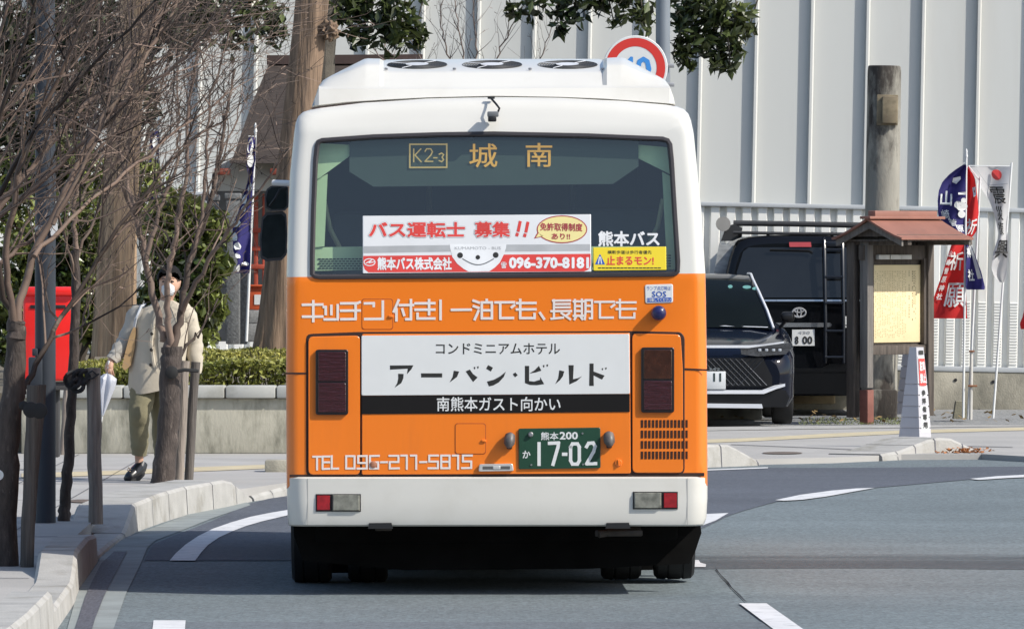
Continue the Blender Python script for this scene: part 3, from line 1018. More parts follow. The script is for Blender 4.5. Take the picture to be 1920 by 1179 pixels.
for px, py in ((955, 826), (1142, 824)):
    mb = MB()
    rot = Euler((R(-35), 0, R(-12 if px < 1000 else 8))).to_matrix()
    c = Bs(px, py, .045)
    b = bmesh.new()
    for v_ in [(.024, .03), (.030, .02), (.030, -.012), (.020, -.035), (.010, -.042)]: pass
    prof_ = [(.012, .05), (.028, .035), (.031, .01), (.030, -.014), (.018, -.034), (.008, -.042)]
    tmp = MB().lathe(prof_, (0, 0, 0), 'Z', 16)
    mb.add([c + rot @ v for v in tmp.v], tmp.f, 0)
    mb.box(c + Vector((0, .03, -.02)), (.03, .04, .05), .006, mi=1)
    mb.build('plate_lamp', [mat('lamp_grey', (.10, .09, .085), .45, .25, 30), M['black_plastic']], hatch)
hb = MB()
panel([(899, 869.5), (961, 868.5), (963, 882), (897, 883)], .012, .03, hb, 0, 3)
panel([(904, 873.5), (957, 873), (957, 879), (904, 879.5)], .0295, .031, hb, 1, 1)
panel([(924, 873), (938, 873), (938, 879), (924, 879)], .0305, .033, hb, 0, 1)
hb.build('hatch_handle', [mat('handle_chrome', (.62, .62, .60), .3, .05, metal=.3), mat('handle_dark', (.10, .10, .10), .5)], hatch)
kb = MB()
kb.lathe([(.020, .0), (.019, -.006), (.017, -.008)], Bs(1159.5, 867, .012), 'Y', 18)
kb.box(Bs(1159.5, 867, .022), (.007, .008, .034), .002)
kb.build('hatch_lock', M['orange'], hatch)
sb = MB()
sb.lathe([(.019, .002), (.019, -.004), (.012, -.007)], Bs(700, 870, .014), 'Y', 16)
sb.build('hatch_lock', mat('worn_plug', (.38, .16, .09), .7, .3, 60), hatch)
bl = MB()
bl.lathe([(.041, .0), (.041, -.035), (.037, -.055), (.026, -.066), (.010, -.071)], Bs(1235, 587, .0), 'Y', 24)
bl.build('beacon_lamp', mat('beacon_blue', (.016, .016, .085), .3, .2, 30, coat=.3), bus)
sk_ = MB()
panel([(1209, 534), (1262, 532.5), (1262, 567.5), (1210, 569)], .002, .0045, sk_, 0, 4)
panel([(1212, 558.5), (1260, 557.5), (1260, 566), (1212, 567)], .0044, .0052, sk_, 1, 2)
sos = sk_.build('sos_sticker', [M['white_board'], M['blue_letter']], bus, smooth=20)
stx = MB()
f = skin(.0058)
letter(stx, 'ランプ点灯時は', 1213, 1258, 536.5, 544.5, f, 0)
letter(stx, 'SOS', 1222.5, 1249.5, 546, 557, f, 0, .02)
letter(stx, '110番してください', 1214, 1258, 559, 565.5, f, 1, .015)
stx.build('lettering', [M['blue_letter'], M['white_board']], sos, smooth=0)

# poster in the rear window
po = MB()
pf = lambda d: skin(d)
panel([(680, 405), (1108, 402), (1108.5, 509.5), (680, 512.5)], .006, .009, po, 0, 1)
poster = po.build('window_poster', [mat('poster_white', (.70, .71, .72), .4, .02)], bus, smooth=20)
pt = MB()
z8 = dict(o=(670, 395), k=4.267)
fills(pt, [[(50, 285), (740, 275), (748, 328), (50, 340)], [(1185, 272), (1862, 268), (1862, 322), (1178, 328)]], skin(.0095), 1, **z8)
fills(pt, [[(48, 362), (1866, 345), (1866, 440), (1850, 470), (1815, 486), (90, 494), (60, 470), (46, 430)]], skin(.0095), 0, **z8)
fills(pt, [[(738, 268), (742, 300), (760, 370), (800, 425), (850, 465), (890, 487), (1055, 485), (1100, 455), (1140, 415), (1172, 350), (1190, 295), (1192, 266)]], skin(.0102), 2, **z8)
fills(pt, [ell(822, 357, 23, 23, 16), ell(1107, 355, 23, 23, 16), ell(964, 373, 18, 18, 16)], skin(.0108), 3, **z8)
arc = [(842 + i * 248 / 14, 385 + 48 * math.sin(math.pi * i / 14)) for i in range(15)]
strokes(pt, [arc], 8, skin(.0106), 4, **z8)
letter(pt, 'KUMAMOTO - BUS', 852.5, 939, 462.5, 468, skin(.0106), 1, .01)
letter(pt, 'バス運転士', 689.5, 874, 414, 447.5, skin(.0096), 1, .085)
letter(pt, 'バス運転士', 690.3, 873.2, 414.8, 446.7, skin(.0102), 2, .062)
letter(pt, 'バス運転士', 691.5, 872, 416, 445.5, skin(.0109), 0, .035)
letter(pt, '募集', 887.5, 958.5, 413.5, 447, skin(.0096), 1, .085)
letter(pt, '募集', 888.3, 957.7, 414.3, 446.2, skin(.0102), 2, .062)
letter(pt, '募集', 889.5, 956.5, 415.5, 445, skin(.0109), 0, .03)
for o_ in (0, 62):
    strokes(pt, [[(1302 + o_, 92 + o_ * .1), (1288 + o_, 160 + o_ * .1)], [(1280 + o_, 186 + o_ * .1), (1277 + o_, 196 + o_ * .1)]], 24, skin(.0104), 0, **z8)
bub = ell(1637, 150, 203, 112)
fills(pt, [[(x, y) for x, y in bub]], skin(.0098), 5, **z8)
fills(pt, [[(1440, 175), (1412, 224), (1490, 208)]], skin(.0096), 5, **z8)
fills(pt, [ell(1637, 150, 194, 103), [(1448, 182), (1428, 215), (1490, 202)]], skin(.0103), 6, **z8)
letter(pt, '免許取得制度', 1012.5, 1092, 417.5, 432.5, skin(.0109), 5, .03, tilt=1.5)
letter(pt, 'あり!!', 1034, 1069, 437.5, 449, skin(.0109), 5, .03)
letter(pt, '熊本バス株式会社', 707.5, 847, 482, 506.5, skin(.0104), 2, .04)
letter(pt, '096-370-8181', 954, 1104.5, 482, 503.5, skin(.0104), 2, .05)
letter(pt, '☎', 939, 950, 491, 503, skin(.0104), 2, .02)
strokes(pt, [ell(98, 412, 44, 28, 20) + [(142, 412)], [(70, 420), (118, 392), (92, 418), (140, 408)]], 7, skin(.0104), 2, **z8)
pt.build('lettering', [mat('poster_red', (.66, .055, .045), .5), mat('poster_grey', (.40, .41, .42), .5), mat('poster_pale', (.74, .75, .76), .5), M['black_letter'], mat('smile_grey', (.12, .13, .14), .5),
                       mat('bubble_maroon', (.36, .05, .06), .5), M['pale_yellow']], poster, smooth=0)
nm = MB()
letter(nm, '熊本バス', 1121.5, 1237, 433, 462, skin(.006), 0, .035)
nm.build('name_lettering', mat('name_white', (.76, .77, .78), .5), bus, smooth=0)
ys = MB()
panel([(1112, 464), (1249, 462.5), (1249.5, 506), (1112.5, 507.5)], .006, .009, ys, 0, 1)
yst = ys.build('window_sticker', [M['yellow_board']], bus, smooth=20)
yt = MB()
fy = skin(.0096)
letter(yt, '横断歩道は歩行者優先', 1139, 1222, 469.5, 476.5, fy, 0, .01)
letter(yt, '止まるモン!', 1137, 1226, 479.5, 497, fy, 1, .03)
fills(yt, [[(1115.5, 496), (1134.5, 496), (1130, 486), (1125, 476), (1120, 486)]], fy, 2)
strokes(yt, [[(1122, 494), (1124, 482)], [(1128, 494), (1126, 482)]], 2, skin(.0102), 3)
strokes(yt, [[(x, 502.5), (x + 4.5, 502.5)] for x in range(1122, 1236, 7)], 2, fy, 0)
yt.build('lettering', [M['black_letter'], M['red_letter'], M['blue_letter'], M['white_board']], yst, smooth=0)

# underbody, wheels
ub = MB()
for row in [[(-1.08, .12), (1.08, .12)]]: pass
q = [B(548, 984, .05), B(1318, 980, .05), B(1321, 1004, .05), B(1309, 1040, .05), B(1298, 1062, .05), B(1100, 1072, .05), B(760, 1074, .05), B(566, 1056, .05), B(549, 1008, .05)]
q = [Vector((v.x, .42, v.z)) for v in q]
ub.prism(q, (0, .03, 0))
ub.box((0, 3.7, .42), (2.0, 6.6, .3), .03)
xr_ = B(1203, 1060, 2.3).x
ub.box(((xr_ - 1.0) / 2, 2.3, .225), (xr_ + 1.0, .02, .36), .004)  # added curtain behind the tyres, blocks light leaking in from the front
for s_ in (-1, 1):
    ub.box((s_ * .92, 2.25, .26), (.42, .03, .46), .005)
    ub.box((s_ * .98, 4.6, .34), (.28, 2.6, .4), .04)
ub.box((0, 1.62, .42), (1.7, .22, .22), .06)
ub.box((0, 4.2, .25), (1.2, 3.0, .3), .05)
ub.build('underbody', mat('underbody_black', (.006, .006, .006), .95, .3, spec=.1), bus)
ex = MB()
ex.tube([Vector((.55, .03, .33)), Vector((.62, .06, .34)), Vector((.78, .08, .36))], .02, 8)
ex.box((.66, .045, .335), (.26, .02, .035), .008)
ex.box((-.62, .04, .37), (.09, .02, .02), .005)
ex.build('exhaust_bracket', mat('rusty_metal', (.03, .022, .016), .6, .4, 20), bus)
tyre_prof = [(.22, -.105), (.33, -.11), (.385, -.112), (.405, -.095), (.409, -.05), (.403, -.046), (.403, -.038), (.409, -.034), (.409, .034), (.403, .038), (.403, .046), (.409, .05), (.405, .095), (.385, .112), (.33, .11), (.22, .105)]
for px, nm_ in ((585, 0), (690, 1), (1164, 1), (1263, 0)):
    x = B(px, 1050, 1.62).x
    wh = empty('wheel', (x, 1.62, .415))
    wh.parent = bus
    MB().lathe(tyre_prof, (0, 0, 0), 'X', 40).build('tyre', M['rubber'], wh)
    MB().lathe([(.05, -.06), (.14, -.05), (.2, -.08), (.225, -.1), (.225, .1), (.2, .08), (.14, .05), (.05, .06)], (0, 0, 0), 'X', 24).build('rim', M['steel'], wh)
for s_ in (-1, 1):
    wh = empty('wheel', (s_ * .99, 5.8, .415))
    wh.parent = bus
    MB().lathe(tyre_prof, (0, 0, 0), 'X', 40).build('tyre', M['rubber'], wh)
    MB().lathe([(.05, -.06), (.14, -.05), (.2, -.08), (.225, -.1), (.225, .1), (.2, .08), (.14, .05), (.05, .06)], (0, 0, 0), 'X', 24).build('rim', M['steel'], wh)

# side windows and the offside mirror at the front
for s_ in (-1, 1):
    for a, b_ in ((.55, 1.9), (1.95, 3.3), (3.35, 4.7), (4.75, 6.6)):
        mb = MB()
        x0, x1 = s_ * (abs(B(1321, 500, 0).x) + .006 - .0), s_ * (abs(B(1306, 290, 0).x) + .012)
        mb.poly([(x0, a, 1.68), (x0, b_, 1.68), (x1, b_, 2.38), (x1, a, 2.38)])
        mb.build('side_window', mat('side_glass', (.02, .028, .03), .08, .1, coat=.5), bus, smooth=0)
mm = empty('mirror', (0, 0, 0)); mm.parent = bus
mb = MB()
def mir(px, py, yy=7.3): return B(px, py, yy)
def shell(px, d, mb, mi, y0):
    pts = [B(x, y, y0) for x, y in px]
    c = sum(pts, Vector()) / len(pts)
    back = [Vector((c.x + (p.x - c.x) * .75, y0 + d, c.z + (p.z - c.z) * .8)) for p in pts]
    mid = [Vector((p.x, y0 + d * .5, p.z)) for p in pts]
    mb.grid([pts, mid, back], mi, close=True)
    mb.poly(back, mi); mb.poly(pts, mi)
mirr_low = [(491, 408), (500, 398), (530, 396), (537, 402), (539, 440), (537, 478), (528, 488), (500, 490), (489, 484), (487, 450)]
mirr_up = [(500, 355), (508, 349), (534, 347), (541, 352), (541, 388), (534, 395), (508, 396), (498, 390), (496, 372)]
shell(mirr_low, .12, mb, 0, 7.25); shell(mirr_up, .10, mb, 0, 7.22)
mb.build('mirror_housing', mat('mirror_shell_grey', (.06, .065, .07), .5), mm)
mg = MB()
def shrink(px, k):
    cx = sum(p[0] for p in px) / len(px); cy = sum(p[1] for p in px) / len(px)
    return [(cx + (x - cx) * k, cy + (y - cy) * k) for x, y in px]
mg.poly([B(x, y, 7.246) for x, y in shrink(mirr_low, .88)])
mg.poly([B(x, y, 7.216) for x, y in shrink(mirr_up, .86)])
mg.build('mirror_glass', mat('mirror_face', (.05, .065, .068), .08, .5, 6, metal=.6), mm, smooth=0)
ma = MB()
ma.tube([B(560, 345, 7.1), B(540, 344, 7.15), B(512, 343, 7.2)], .02, 8, 0)
ma.tube([B(538, 352, 7.2), B(524, 356, 7.18), B(516, 372, 7.16), B(506, 386, 7.2)], .008, 6, 1)
ma.tube([B(541, 380, 7.3), B(556, 372, 7.2)], .016, 6, 1)
ma.tube([B(538, 470, 7.3), B(556, 476, 7.2)], .016, 6, 1)
ma.build('mirror_arm', [M['white_board'], M['black_plastic']], mm)
# ------------------------------------------------------------------ warehouse, fence, shrine
WY = 82.5
ROLL = R(1.15)
M['clad'] = mat('clad_metal', (.57, .574, .545), .55, .03, .5, metal=.0, dirt=(.51, .50, .46), dscale=.8, dlo=.5, dhi=.9, stretch=(1, 1, .15))
M['clad_white'] = mat('clad_white', (.80, .795, .75), .5, .04, 2, dirt=(.62, .58, .49), dscale=1.5, dlo=.55, dhi=.85, stretch=(1, 1, .3))
M['flash'] = mat('flashing', (.44, .46, .47), .45, .06, 3)
s_w = WY / F
wh_c = P(1500, 390, WY)
wh = empty('warehouse', wh_c, (0, ROLL, 0))
tag(wh, 'long pale grey warehouse clad in tall ribbed metal sheets', 'warehouse')
zt = 7.5
mb = MB()
mb.box((-3.5, .5, zt / 2), (34, .98, zt))
mb.build('wall', M['clad'], wh, smooth=0)
mb = MB()
pitch = 104.2 * s_w
x0 = (1517 - 1500) * s_w
for k in range(-24, 14):
    x = x0 + k * pitch
    mb.prism([(x - .026, .0, 0), (x - .024, -.062, 0), (x + .004, -.062, 0), (x + .010, -.02, 0), (x + .020, -.008, 0), (x + .023, .0, 0)], (0, 0, zt))
mb.build('standing_seam', M['clad'], wh, smooth=0)
mb = MB()
mb.box((-3.5, -.06, -.035), (34, .13, .065), .008)
mb.build('eaves_flashing', M['flash'], wh)
mb = MB()
for k in range(-60, 50):
    mb.box((k * .3, -.128, -.03), (.018, .012, .018))
mb.build('flashing_screw', M['steel'], wh)

fe = empty('metal_fence', P(1500, 690, WY - .3), (0, ROLL, 0))
tag(fe, 'white corrugated metal fence on a stained concrete base behind the flags', 'fence')
pt_ = 29.5 * s_w
zf = 1.90
mb = MB()
rows = [[], []]
n_ = int(36 / pt_)
xs = (1355 - 1500) * s_w - 100 * pt_
for k in range(n_):
    x = xs + k * pt_
    for dx, dy in ((0, .0), (.016, -.06), (.112, -.06), (.128, .0)):
        rows[0].append(Vector((x + dx, dy, .06)))
        rows[1].append(Vector((x + dx, dy, zf)))
mb.grid(rows)
mb.build('corrugated_sheet', M['clad_white'], fe, smooth=0)
mb = MB()
for k in range(n_):
    x = xs + k * pt_ + .02
    if x < .6 or x > 4: continue
    for j in range(22):
        z = .09 + j * .034
        mb.prism([(x, -.061, z), (x, -.071, z + .004), (x, -.071, z + .018), (x, -.061, z + .024)], (.090, 0, 0))
mb.build('louvre', M['clad_white'], fe, smooth=0)
mb = MB()
mb.box((-2, -.06, .03), (32, .1, .06), .006)
mb.box((-2, -.045, zf + .02), (32, .11, .05), .006)
mb.build('fence_rail', M['flash'], fe)
mb = MB()
mb.box((-2, .05, -.29), (32, .3, .58), .01)
mb.build('concrete_base', mat('old_concrete', (.36, .335, .27), .9, .2, 2, bump=.3, dirt=(.13, .125, .10), dscale=1.3, dlo=.42, dhi=.68, stretch=(1, 1, .6)), fe)
mb = MB()
for dx, dy in ((1790, 706), (1835, 762), (1740, 742), (1860, 708)):
    q = Vector(((dx - 1500) * s_w, -.103, (690 - dy) * s_w))
    mb.lathe([(.02, 0), (.02, -.006)], q, 'Y', 10)
mb.build('weep_hole', M['black_plastic'], fe)

# concrete pole stump
cp = empty('concrete_pole', P(1648, 786, 77.5), (0, R(.9), 0))
tag(cp, 'cut-off weathered concrete utility pole stump with a rusty switch box', 'pole')
sp_ = 77.5 / F
m_pole = mat('pole_concrete', (.27, .258, .22), .9, .2, 2.5, bump=.35, bscale=30, dirt=(.045, .038, .032), dscale=1.5, dlo=.48, dhi=.58, stretch=(1, 1, .4))
MB().lathe([(.205, -.02), (.20, .4), (.192, 2.2), (.188, 3.88), (.182, 3.94), (.17, 3.95)], (0, 0, 0), 'Z', 14).build('shaft', m_pole, cp, smooth=40)
mb = MB()
mb.box((.055, -.20, (786 - 207) * sp_), (.17, .12, .30), .012)
mb.box((.03, -.175, (786 - 207) * sp_), (.235, .05, .34), .006)
mb.build('switch_box', mat('rusty_box', (.22, .18, .115), .8, .3, 12, dirt=(.07, .05, .04), dscale=6), cp)
mb = MB()
mb.box((.04, -.2, .16), (.30, .14, .36), .03)
mb.build('footing', m_pole, cp)

# shrine hall, mostly hidden behind the bus and the trees
SY = 73.0
sh = empty('shrine_hall', P(600, 640, SY))
tag(sh, 'low shrine hall with a dark brown layered roof behind the cedar', 'shrine')
def S(px, py, dy=0.0): return P(px, py, SY + dy) - sh.location
m_roof = mat('roof_bark', (.042, .031, .025), .9, .3, 9, stretch=(.6, .6, 9), bump=.6, bscale=14)
mb = MB()
mb.prism([S(430, 306, 0), S(438, 292, .1), S(470, 200, 1.2), S(505, 118, 2.2), S(789, 118, 2.2), S(789, 306, 0)], (0, .25, 0))
mb.build('roof', m_roof, sh, smooth=0)
mb = MB()
mb.prism([S(500, 121, 2.12), S(500, 104, 2.12), S(792, 102, 2.12), S(792, 119, 2.12)], (0, .3, 0))
mb.build('ridge', mat('ridge_copper', (.06, .036, .03), .7, .2), sh, smooth=0)
mb = MB()
mb.prism([S(396, 358, .3), S(398, 318, .3), S(432, 300, .3), S(800, 300, .3), S(800, 358, .3)], (0, .2, 0))
mb.build('eaves_board', mat('eaves_white', (.50, .495, .46), .7, .08), sh, smooth=0)
mb = MB()
for a in (417, 521):
    mb.box(S(a, 322, .15), (.16, .25, .07), .01)
mb.build('bracket', mat('bracket_red', (.22, .05, .03), .7, .2), sh)
mb = MB()
mb.prism([S(405, 640, .8), S(405, 358, .8), S(800, 358, .8), S(800, 640, .8)], (0, .2, 0))
mb.build('wall', mat('shrine_wall', (.16, .16, .155), .85, .2), sh, smooth=0)
mb = MB()
for a, b in ((480, 8), (494, 4)):
    mb.box(S(a, 500, .55), (b * SY / F, .1, 1.55), .01)
for y in (432, 466, 500):
    mb.box(S(484, y, .5), (.16, .06, .05), .005)
mb.build('lattice', mat('vermilion', (.36, .06, .03), .6, .15), sh)
ob = empty('offering_box', P(485, 582, 70))
tag(ob, 'orange red box with a white notice, on stone blocks beside the cedar', 'box')
mb = MB()
mb.box((0, 0, .13), (.26, .2, .24), .01)
mb.box((0, -.01, .25), (.28, .24, .02), .005)
mb.build('box', mat('box_orange', (.55, .09, .025), .6, .1), ob)
MB().box((.01, -.105, .11), (.10, .006, .10)).build('notice', M['white_board'], ob)
sb = empty('stone_plinth', P(472, 640, 70))
tag(sb, 'grey granite plinth of stacked blocks under the orange box', 'plinth')
mb = MB()
mb.box((.02, 0, .25), (.36, .4, .13), .012)
mb.box((.02, 0, .09), (.42, .5, .18), .012)
mb.build('block', mat('granite', (.25, .25, .245), .85, .25, 40), sb)
for i, (x, wd, lab) in enumerate(((437, 26, 'grey carved stone pillar close behind the navy banner cloth'), (456, 16, 'slim grey stone pillar touching the navy banner pole'), (399, 22, 'dark stone pillar half hidden by the camellia'))):
    o = empty('stone_pillar', P(x, 645, 69 + i * .4))
    tag(o, lab, 'pillar', 'stone fence pillars of the shrine')
    mb = MB()
    mb.box((0, 0, .72), (wd * .0053, .16, 1.44), .012)
    mb.build('shaft', mat('dark_granite', (.145, .15, .15), .85, .3, 45, bump=.3), o)
    mb = MB()
    mb.box((0, 0, 1.47), (wd * .0053 + .03, .19, .06), .012)
    mb.build('cap', mat('dark_granite_cap', (.16, .165, .165), .85, .3, 45), o)

# planter wall and hedges on it
PY = 60.3
mb = MB()
x0, x1 = P(40, 0, PY).x, P(900, 0, PY).x
pw = empty('planter_wall', ((x0 + x1) / 2, PY, .1))
tag(pw, 'low stained concrete retaining wall with a pale coping below the azaleas', 'wall')
m_pw = mat('planter_concrete', (.46, .435, .35), .9, .12, 2, bump=.15, bscale=30, dirt=(.17, .165, .125), dscale=2.2, dlo=.44, dhi=.64, stretch=(1.6, 1, .6))
MB().box((0, .2, .24), (x1 - x0, .4, .48), .01).build('face', m_pw, pw)
mb = MB()
n_ = 9
for i in range(n_):
    wd = (x1 - x0) / n_
    mb.box((-(x1 - x0) / 2 + wd * (i + .5), .18, .535), (wd - .012, .48, .105), .012)
mb.build('coping', mat('coping', (.40, .40, .37), .85, .1, 4, dirt=(.24, .235, .20), dscale=3), pw)

soil = MB().prism([(x0, PY + .3, .1), (x1, PY + .3, .1), (x1, 90, .1), (x0 - 6, 90, .1), (x0 - 6, PY + .3, .1)], (0, 0, .52))
structure('terrace', soil, mat('soil', (.13, .11, .08), .95, .3, 3))

def leaf_mat(name, a, b, isl=.55, rough=.35):
    return mat(name, a, rough, .1, 1.3, col2=b, island=isl, trans=.22)

def leaf_cloud(name, m, n_, pos, size, parent=None, up=.3, asp=.5, sz_var=.35):
    mb = MB()
    for i in range(n_):
        p = pos()
        d = Vector((random.gauss(0, 1), random.gauss(0, 1), random.gauss(0, 1) + up)).normalized()
        e = d.orthogonal().normalized()
        e.rotate(Matrix.Rotation(random.uniform(0, 6.28), 3, d))
        f_ = d.cross(e)
        s_ = size * random.uniform(1 - sz_var, 1 + sz_var)
        fold = d * s_ * .12
        mb.add([p - e * s_, p - e * s_ * .2 + f_ * s_ * asp + fold, p + e * s_, p - e * s_ * .2 - f_ * s_ * asp + fold], [[0, 1, 2], [0, 2, 3]])
    return mb.build(name, m, parent, smooth=0, fix=False)

m_az = leaf_mat('azalea_leaf', (.14, .165, .03), (.34, .31, .07), .6, .5)
def hedge(px0, px1, y, ztop, depth, lab, n_=5200):
    a, b = P(px0, 0, y).x, P(px1, 0, y).x
    o = empty('azalea_hedge', ((a + b) / 2, y, .62))
    tag(o, lab, 'hedge', 'azalea hedges on the wall')
    L = b - a
    def pos():
        u = random.uniform(-.5, .5)
        v = random.uniform(0, 1)
        hgt = (ztop - .62) * (.86 + .16 * noise.noise(Vector((u * L * 2.2, v * 3, 1.3)))) * (1 - .25 * (1 - v) ** 2.2)
        z = hgt * (1 - random.random() ** 2.2 * (.9 if v < .25 else .35))
        return Vector((u * L, v * depth, max(.0, z)))
    leaf_cloud('foliage', m_az, n_, pos, .030, o, .6, .45)
    mb = MB()
    for i in range(120):
        u = random.uniform(-.5, .5) * L
        v = random.uniform(.1, 1) * depth
        mb.tube([(u, v, 0), (u + random.gauss(0, .06), v + random.gauss(0, .06), (ztop - .62) * random.uniform(.6, .95))], [.008, .003], 3)
    mb.build('stem', mat('hedge_stem', (.08, .06, .04), .9, .2), o)
hedge(352, 600, 60.75, 1.03, 1.9, 'sunlit clipped azalea hedge between the walking person and the bus', 9000)
hedge(140, 262, 60.75, .92, 1.5, 'clipped azalea hedge behind the red post box and the white umbrella', 4200)

# camellia and other evergreen shrubs behind
m_cam = leaf_mat('camellia_leaf', (.024, .045, .013), (.24, .27, .07), .8, .28)
def shrub(name, pts, y, depth, lab, n_=4200, size=.05, cat='shrub', m=None):
    cx = sum(p[0] for p in pts) / len(pts)
    o = empty(name, (P(cx, 0, y).x, y, .62))
    tag(o, lab, cat)
    blobs = [(P(px, py, y) - o.location, r_ * y / F) for px, py, r_ in pts]
    def pos():
        c, r_ = random.choices(blobs, [b[1] ** 2 for b in blobs])[0]
        d = Vector((random.gauss(0, 1), random.gauss(0, 1), random.gauss(0, 1))).normalized()
        rr = r_ * (random.random() ** .4) * (1 + .22 * noise.noise(d * 2.5 + c * 3))
        p = c + Vector((d.x * rr, d.y * rr * depth, d.z * rr))
        p.z = max(p.z, .03)
        return p
    leaf_cloud('foliage', m or m_cam, n_, pos, size, o, .4, .48)
    mb = MB()
    for c, r_ in blobs:
        mb.tube([(random.gauss(0, .06), random.gauss(0, .06), 0), (c.x * .5, c.y * .5, c.z * .45), (c.x, c.y, c.z)], [.035, .022, .008], 5)
    mb.build('stem', mat('shrub_stem', (.07, .055, .04), .9, .2), o)
    return o
shrub('camellia', [(330, 400, 52), (372, 430, 55), (300, 440, 45), (345, 480, 70), (395, 500, 42), (330, 550, 70), (385, 570, 46), (365, 610, 50), (300, 590, 55), (405, 440, 30)], 64.5, .8,
      'glossy broad leaved camellia bush behind the walking person', 5600, .056)
shrub('camellia', [(170, 420, 60), (120, 480, 60), (165, 520, 55), (140, 580, 60), (190, 610, 50), (95, 560, 60), (60, 480, 60), (30, 560, 60), (20, 640, 50)], 66.5, .8,
      'dark broad leaved bush behind the red post box', 6500, .05)
shrub('broadleaf_tree', [(270, 330, 45), (240, 390, 45), (205, 350, 50), (160, 330, 55), (110, 300, 60), (60, 330, 60), (20, 400, 60)], 68.0, .7,
      'small evergreen tree whose thin crown shows above the post box bush', 2600, .05, 'tree')

# cedar trunks
def ced_mat(nm, c): return mat(nm, c, .9, .3, 7, stretch=(5, 5, .35), bump=.8, bscale=9, dirt=tuple(x * .48 for x in c), dscale=3.2, dlo=.5, dhi=.66)
m_ced = ced_mat('cedar_bark', (.22, .15, .10))
m_ced_pale = ced_mat('cedar_bark_pale', (.44, .30, .185))
def cedar(base, pts, rads, y, lab, m=m_ced, n_=26):
    o = empty('cedar_tree', P(base[0], base[1], y))
    tag(o, lab, 'tree', 'cedar trees behind the azaleas')
    pp, rr = [], []
    for i in range(len(pts) - 1):
        for k in range(6):
            t = k / 6
            pp.append(P(pts[i][0] + (pts[i + 1][0] - pts[i][0]) * t, pts[i][1] + (pts[i + 1][1] - pts[i][1]) * t, y) - o.location)
            rr.append(rads[i] + (rads[i + 1] - rads[i]) * t)
    mb = MB()
    rows = []
    for p, r_ in zip(pp, rr):
        row = []
        for k in range(n_ * 2):
            a = math.pi * k / n_
            fl = 1 + .05 * math.sin(a * 7 + p.z * 1.5) + .07 * noise.noise(Vector((math.cos(a) * 3, math.sin(a) * 3, p.z * .5))) + (.018 if k % 2 else -.018)
            row.append(p + Vector((math.cos(a) * r_ * fl, math.sin(a) * r_ * fl, 0)))
        rows.append(row)
    mb.grid(rows, close=True)
    mb.build('trunk', m, o, smooth=60)
    return o
c1 = cedar((212, 662), [(214, 668), (216, 560), (222, 400), (234, 220), (248, 60), (262, -120), (285, -420)], [.205, .185, .165, .15, .14, .13, .11], 63.5, 'cedar trunk rising between the red post box and the camellia', m_ced_pale)
c2 = cedar((520, 668), [(512, 674), (522, 600), (538, 440), (562, 230), (580, 60), (592, -80), (620, -420)], [.20, .18, .165, .155, .15, .145, .12], 62.5, 'cedar trunk with a burl, standing behind the bus mirror')
mb = MB()
q = P(622, 58, 62.4) - c2.location
tmp = bmesh.new()
bmesh.ops.create_icosphere(tmp, subdivisions=4, radius=.085)
for v in tmp.verts:
    d = v.co.normalized()
    v.co = d * (.075 + .055 * noise.noise(d * 3.1) + .03 * noise.noise(d * 8)) + q
    v.co.x -= .02
mb.bm(tmp)
mb.build('burl', m_ced, c2, smooth=80)
crown_m = leaf_mat('cedar_needles', (.02, .04, .012), (.05, .07, .02), .6, .6)
for c in (c1, c2):
    def pos():
        return Vector((random.gauss(.5, .8), random.gauss(0, .8), random.uniform(4.8, 6.3)))
    leaf_cloud('crown', crown_m, 300, pos, .1, c)

# evergreen bough hanging into the top of the picture
EY = 69.0
et = empty('evergreen_tree', (P(585, 0, EY).x, EY, .62))
tag(et, 'dark evergreen oak whose leafy boughs hang into the top edge', 'tree')
def E_(px, py, dy=0): return P(px, py, EY + dy) - et.location
m_oak = leaf_mat('oak_leaf', (.020, .034, .012), (.095, .115, .035), .7, .35)
mb = MB()
mb.tube([(0, 0, 0), (.05, 0, 1.5), (.1, 0, 3.2), E_(620, -60), E_(680, -150), E_(760, -220)], [.15, .14, .13, .12, .1, .06], 10)
mb.tube([E_(620, -60), E_(760, -120), E_(960, -90, .3), E_(1120, -70, .3), E_(1280, -60, .2), E_(1420, -40, 0)], [.09, .07, .06, .05, .04, .02], 8)
clumps = []
def spray(px, py, r_, n_, dy=0): clumps.append((E_(px, py, dy), r_ * EY / F, n_))
for px, py, r_, n_ in [(640, 30, 42, 60), (690, 20, 46, 70), (740, 30, 44, 70), (670, 70, 26, 34), (735, 75, 38, 52), (780, 60, 26, 36), (660, -20, 60, 80), (760, -20, 60, 80), (625, 10, 24, 20), (785, 82, 16, 14), (400, 30, 60, 60), (450, 70, 45, 40), (500, 30, 45, 40), (420, -20, 70, 60),
                       (380, 40, 40, 60), (470, 20, 55, 80), (520, 60, 30, 40), (350, 0, 60, 60), (1000, 6, 40, 44), (1045, 20, 34, 34), (1080, 18, 36, 36), (1052, 62, 12, 8), (960, 22, 16, 10), (1130, 4, 30, 30), (1170, 10, 36, 32), (1205, 36, 30, 24), (1150, 44, 18, 10), (1090, -20, 60, 60), (1180, -20, 60, 60)]:
    spray(px, py, r_, n_)
for px, py, r_, n_ in [(1290, 20, 48, 90), (1340, 30, 50, 100), (1385, 40, 38, 60), (1300, 70, 42, 75), (1350, 85, 42, 75), (1275, 100, 24, 26), (1345, 120, 20, 20), (1380, 90, 24, 28), (1370, 132, 13, 9), (1290, 118, 16, 12), (1405, 60, 14, 12), (1330, -20, 60, 90)]:
    spray(px, py, r_, n_, -.6)
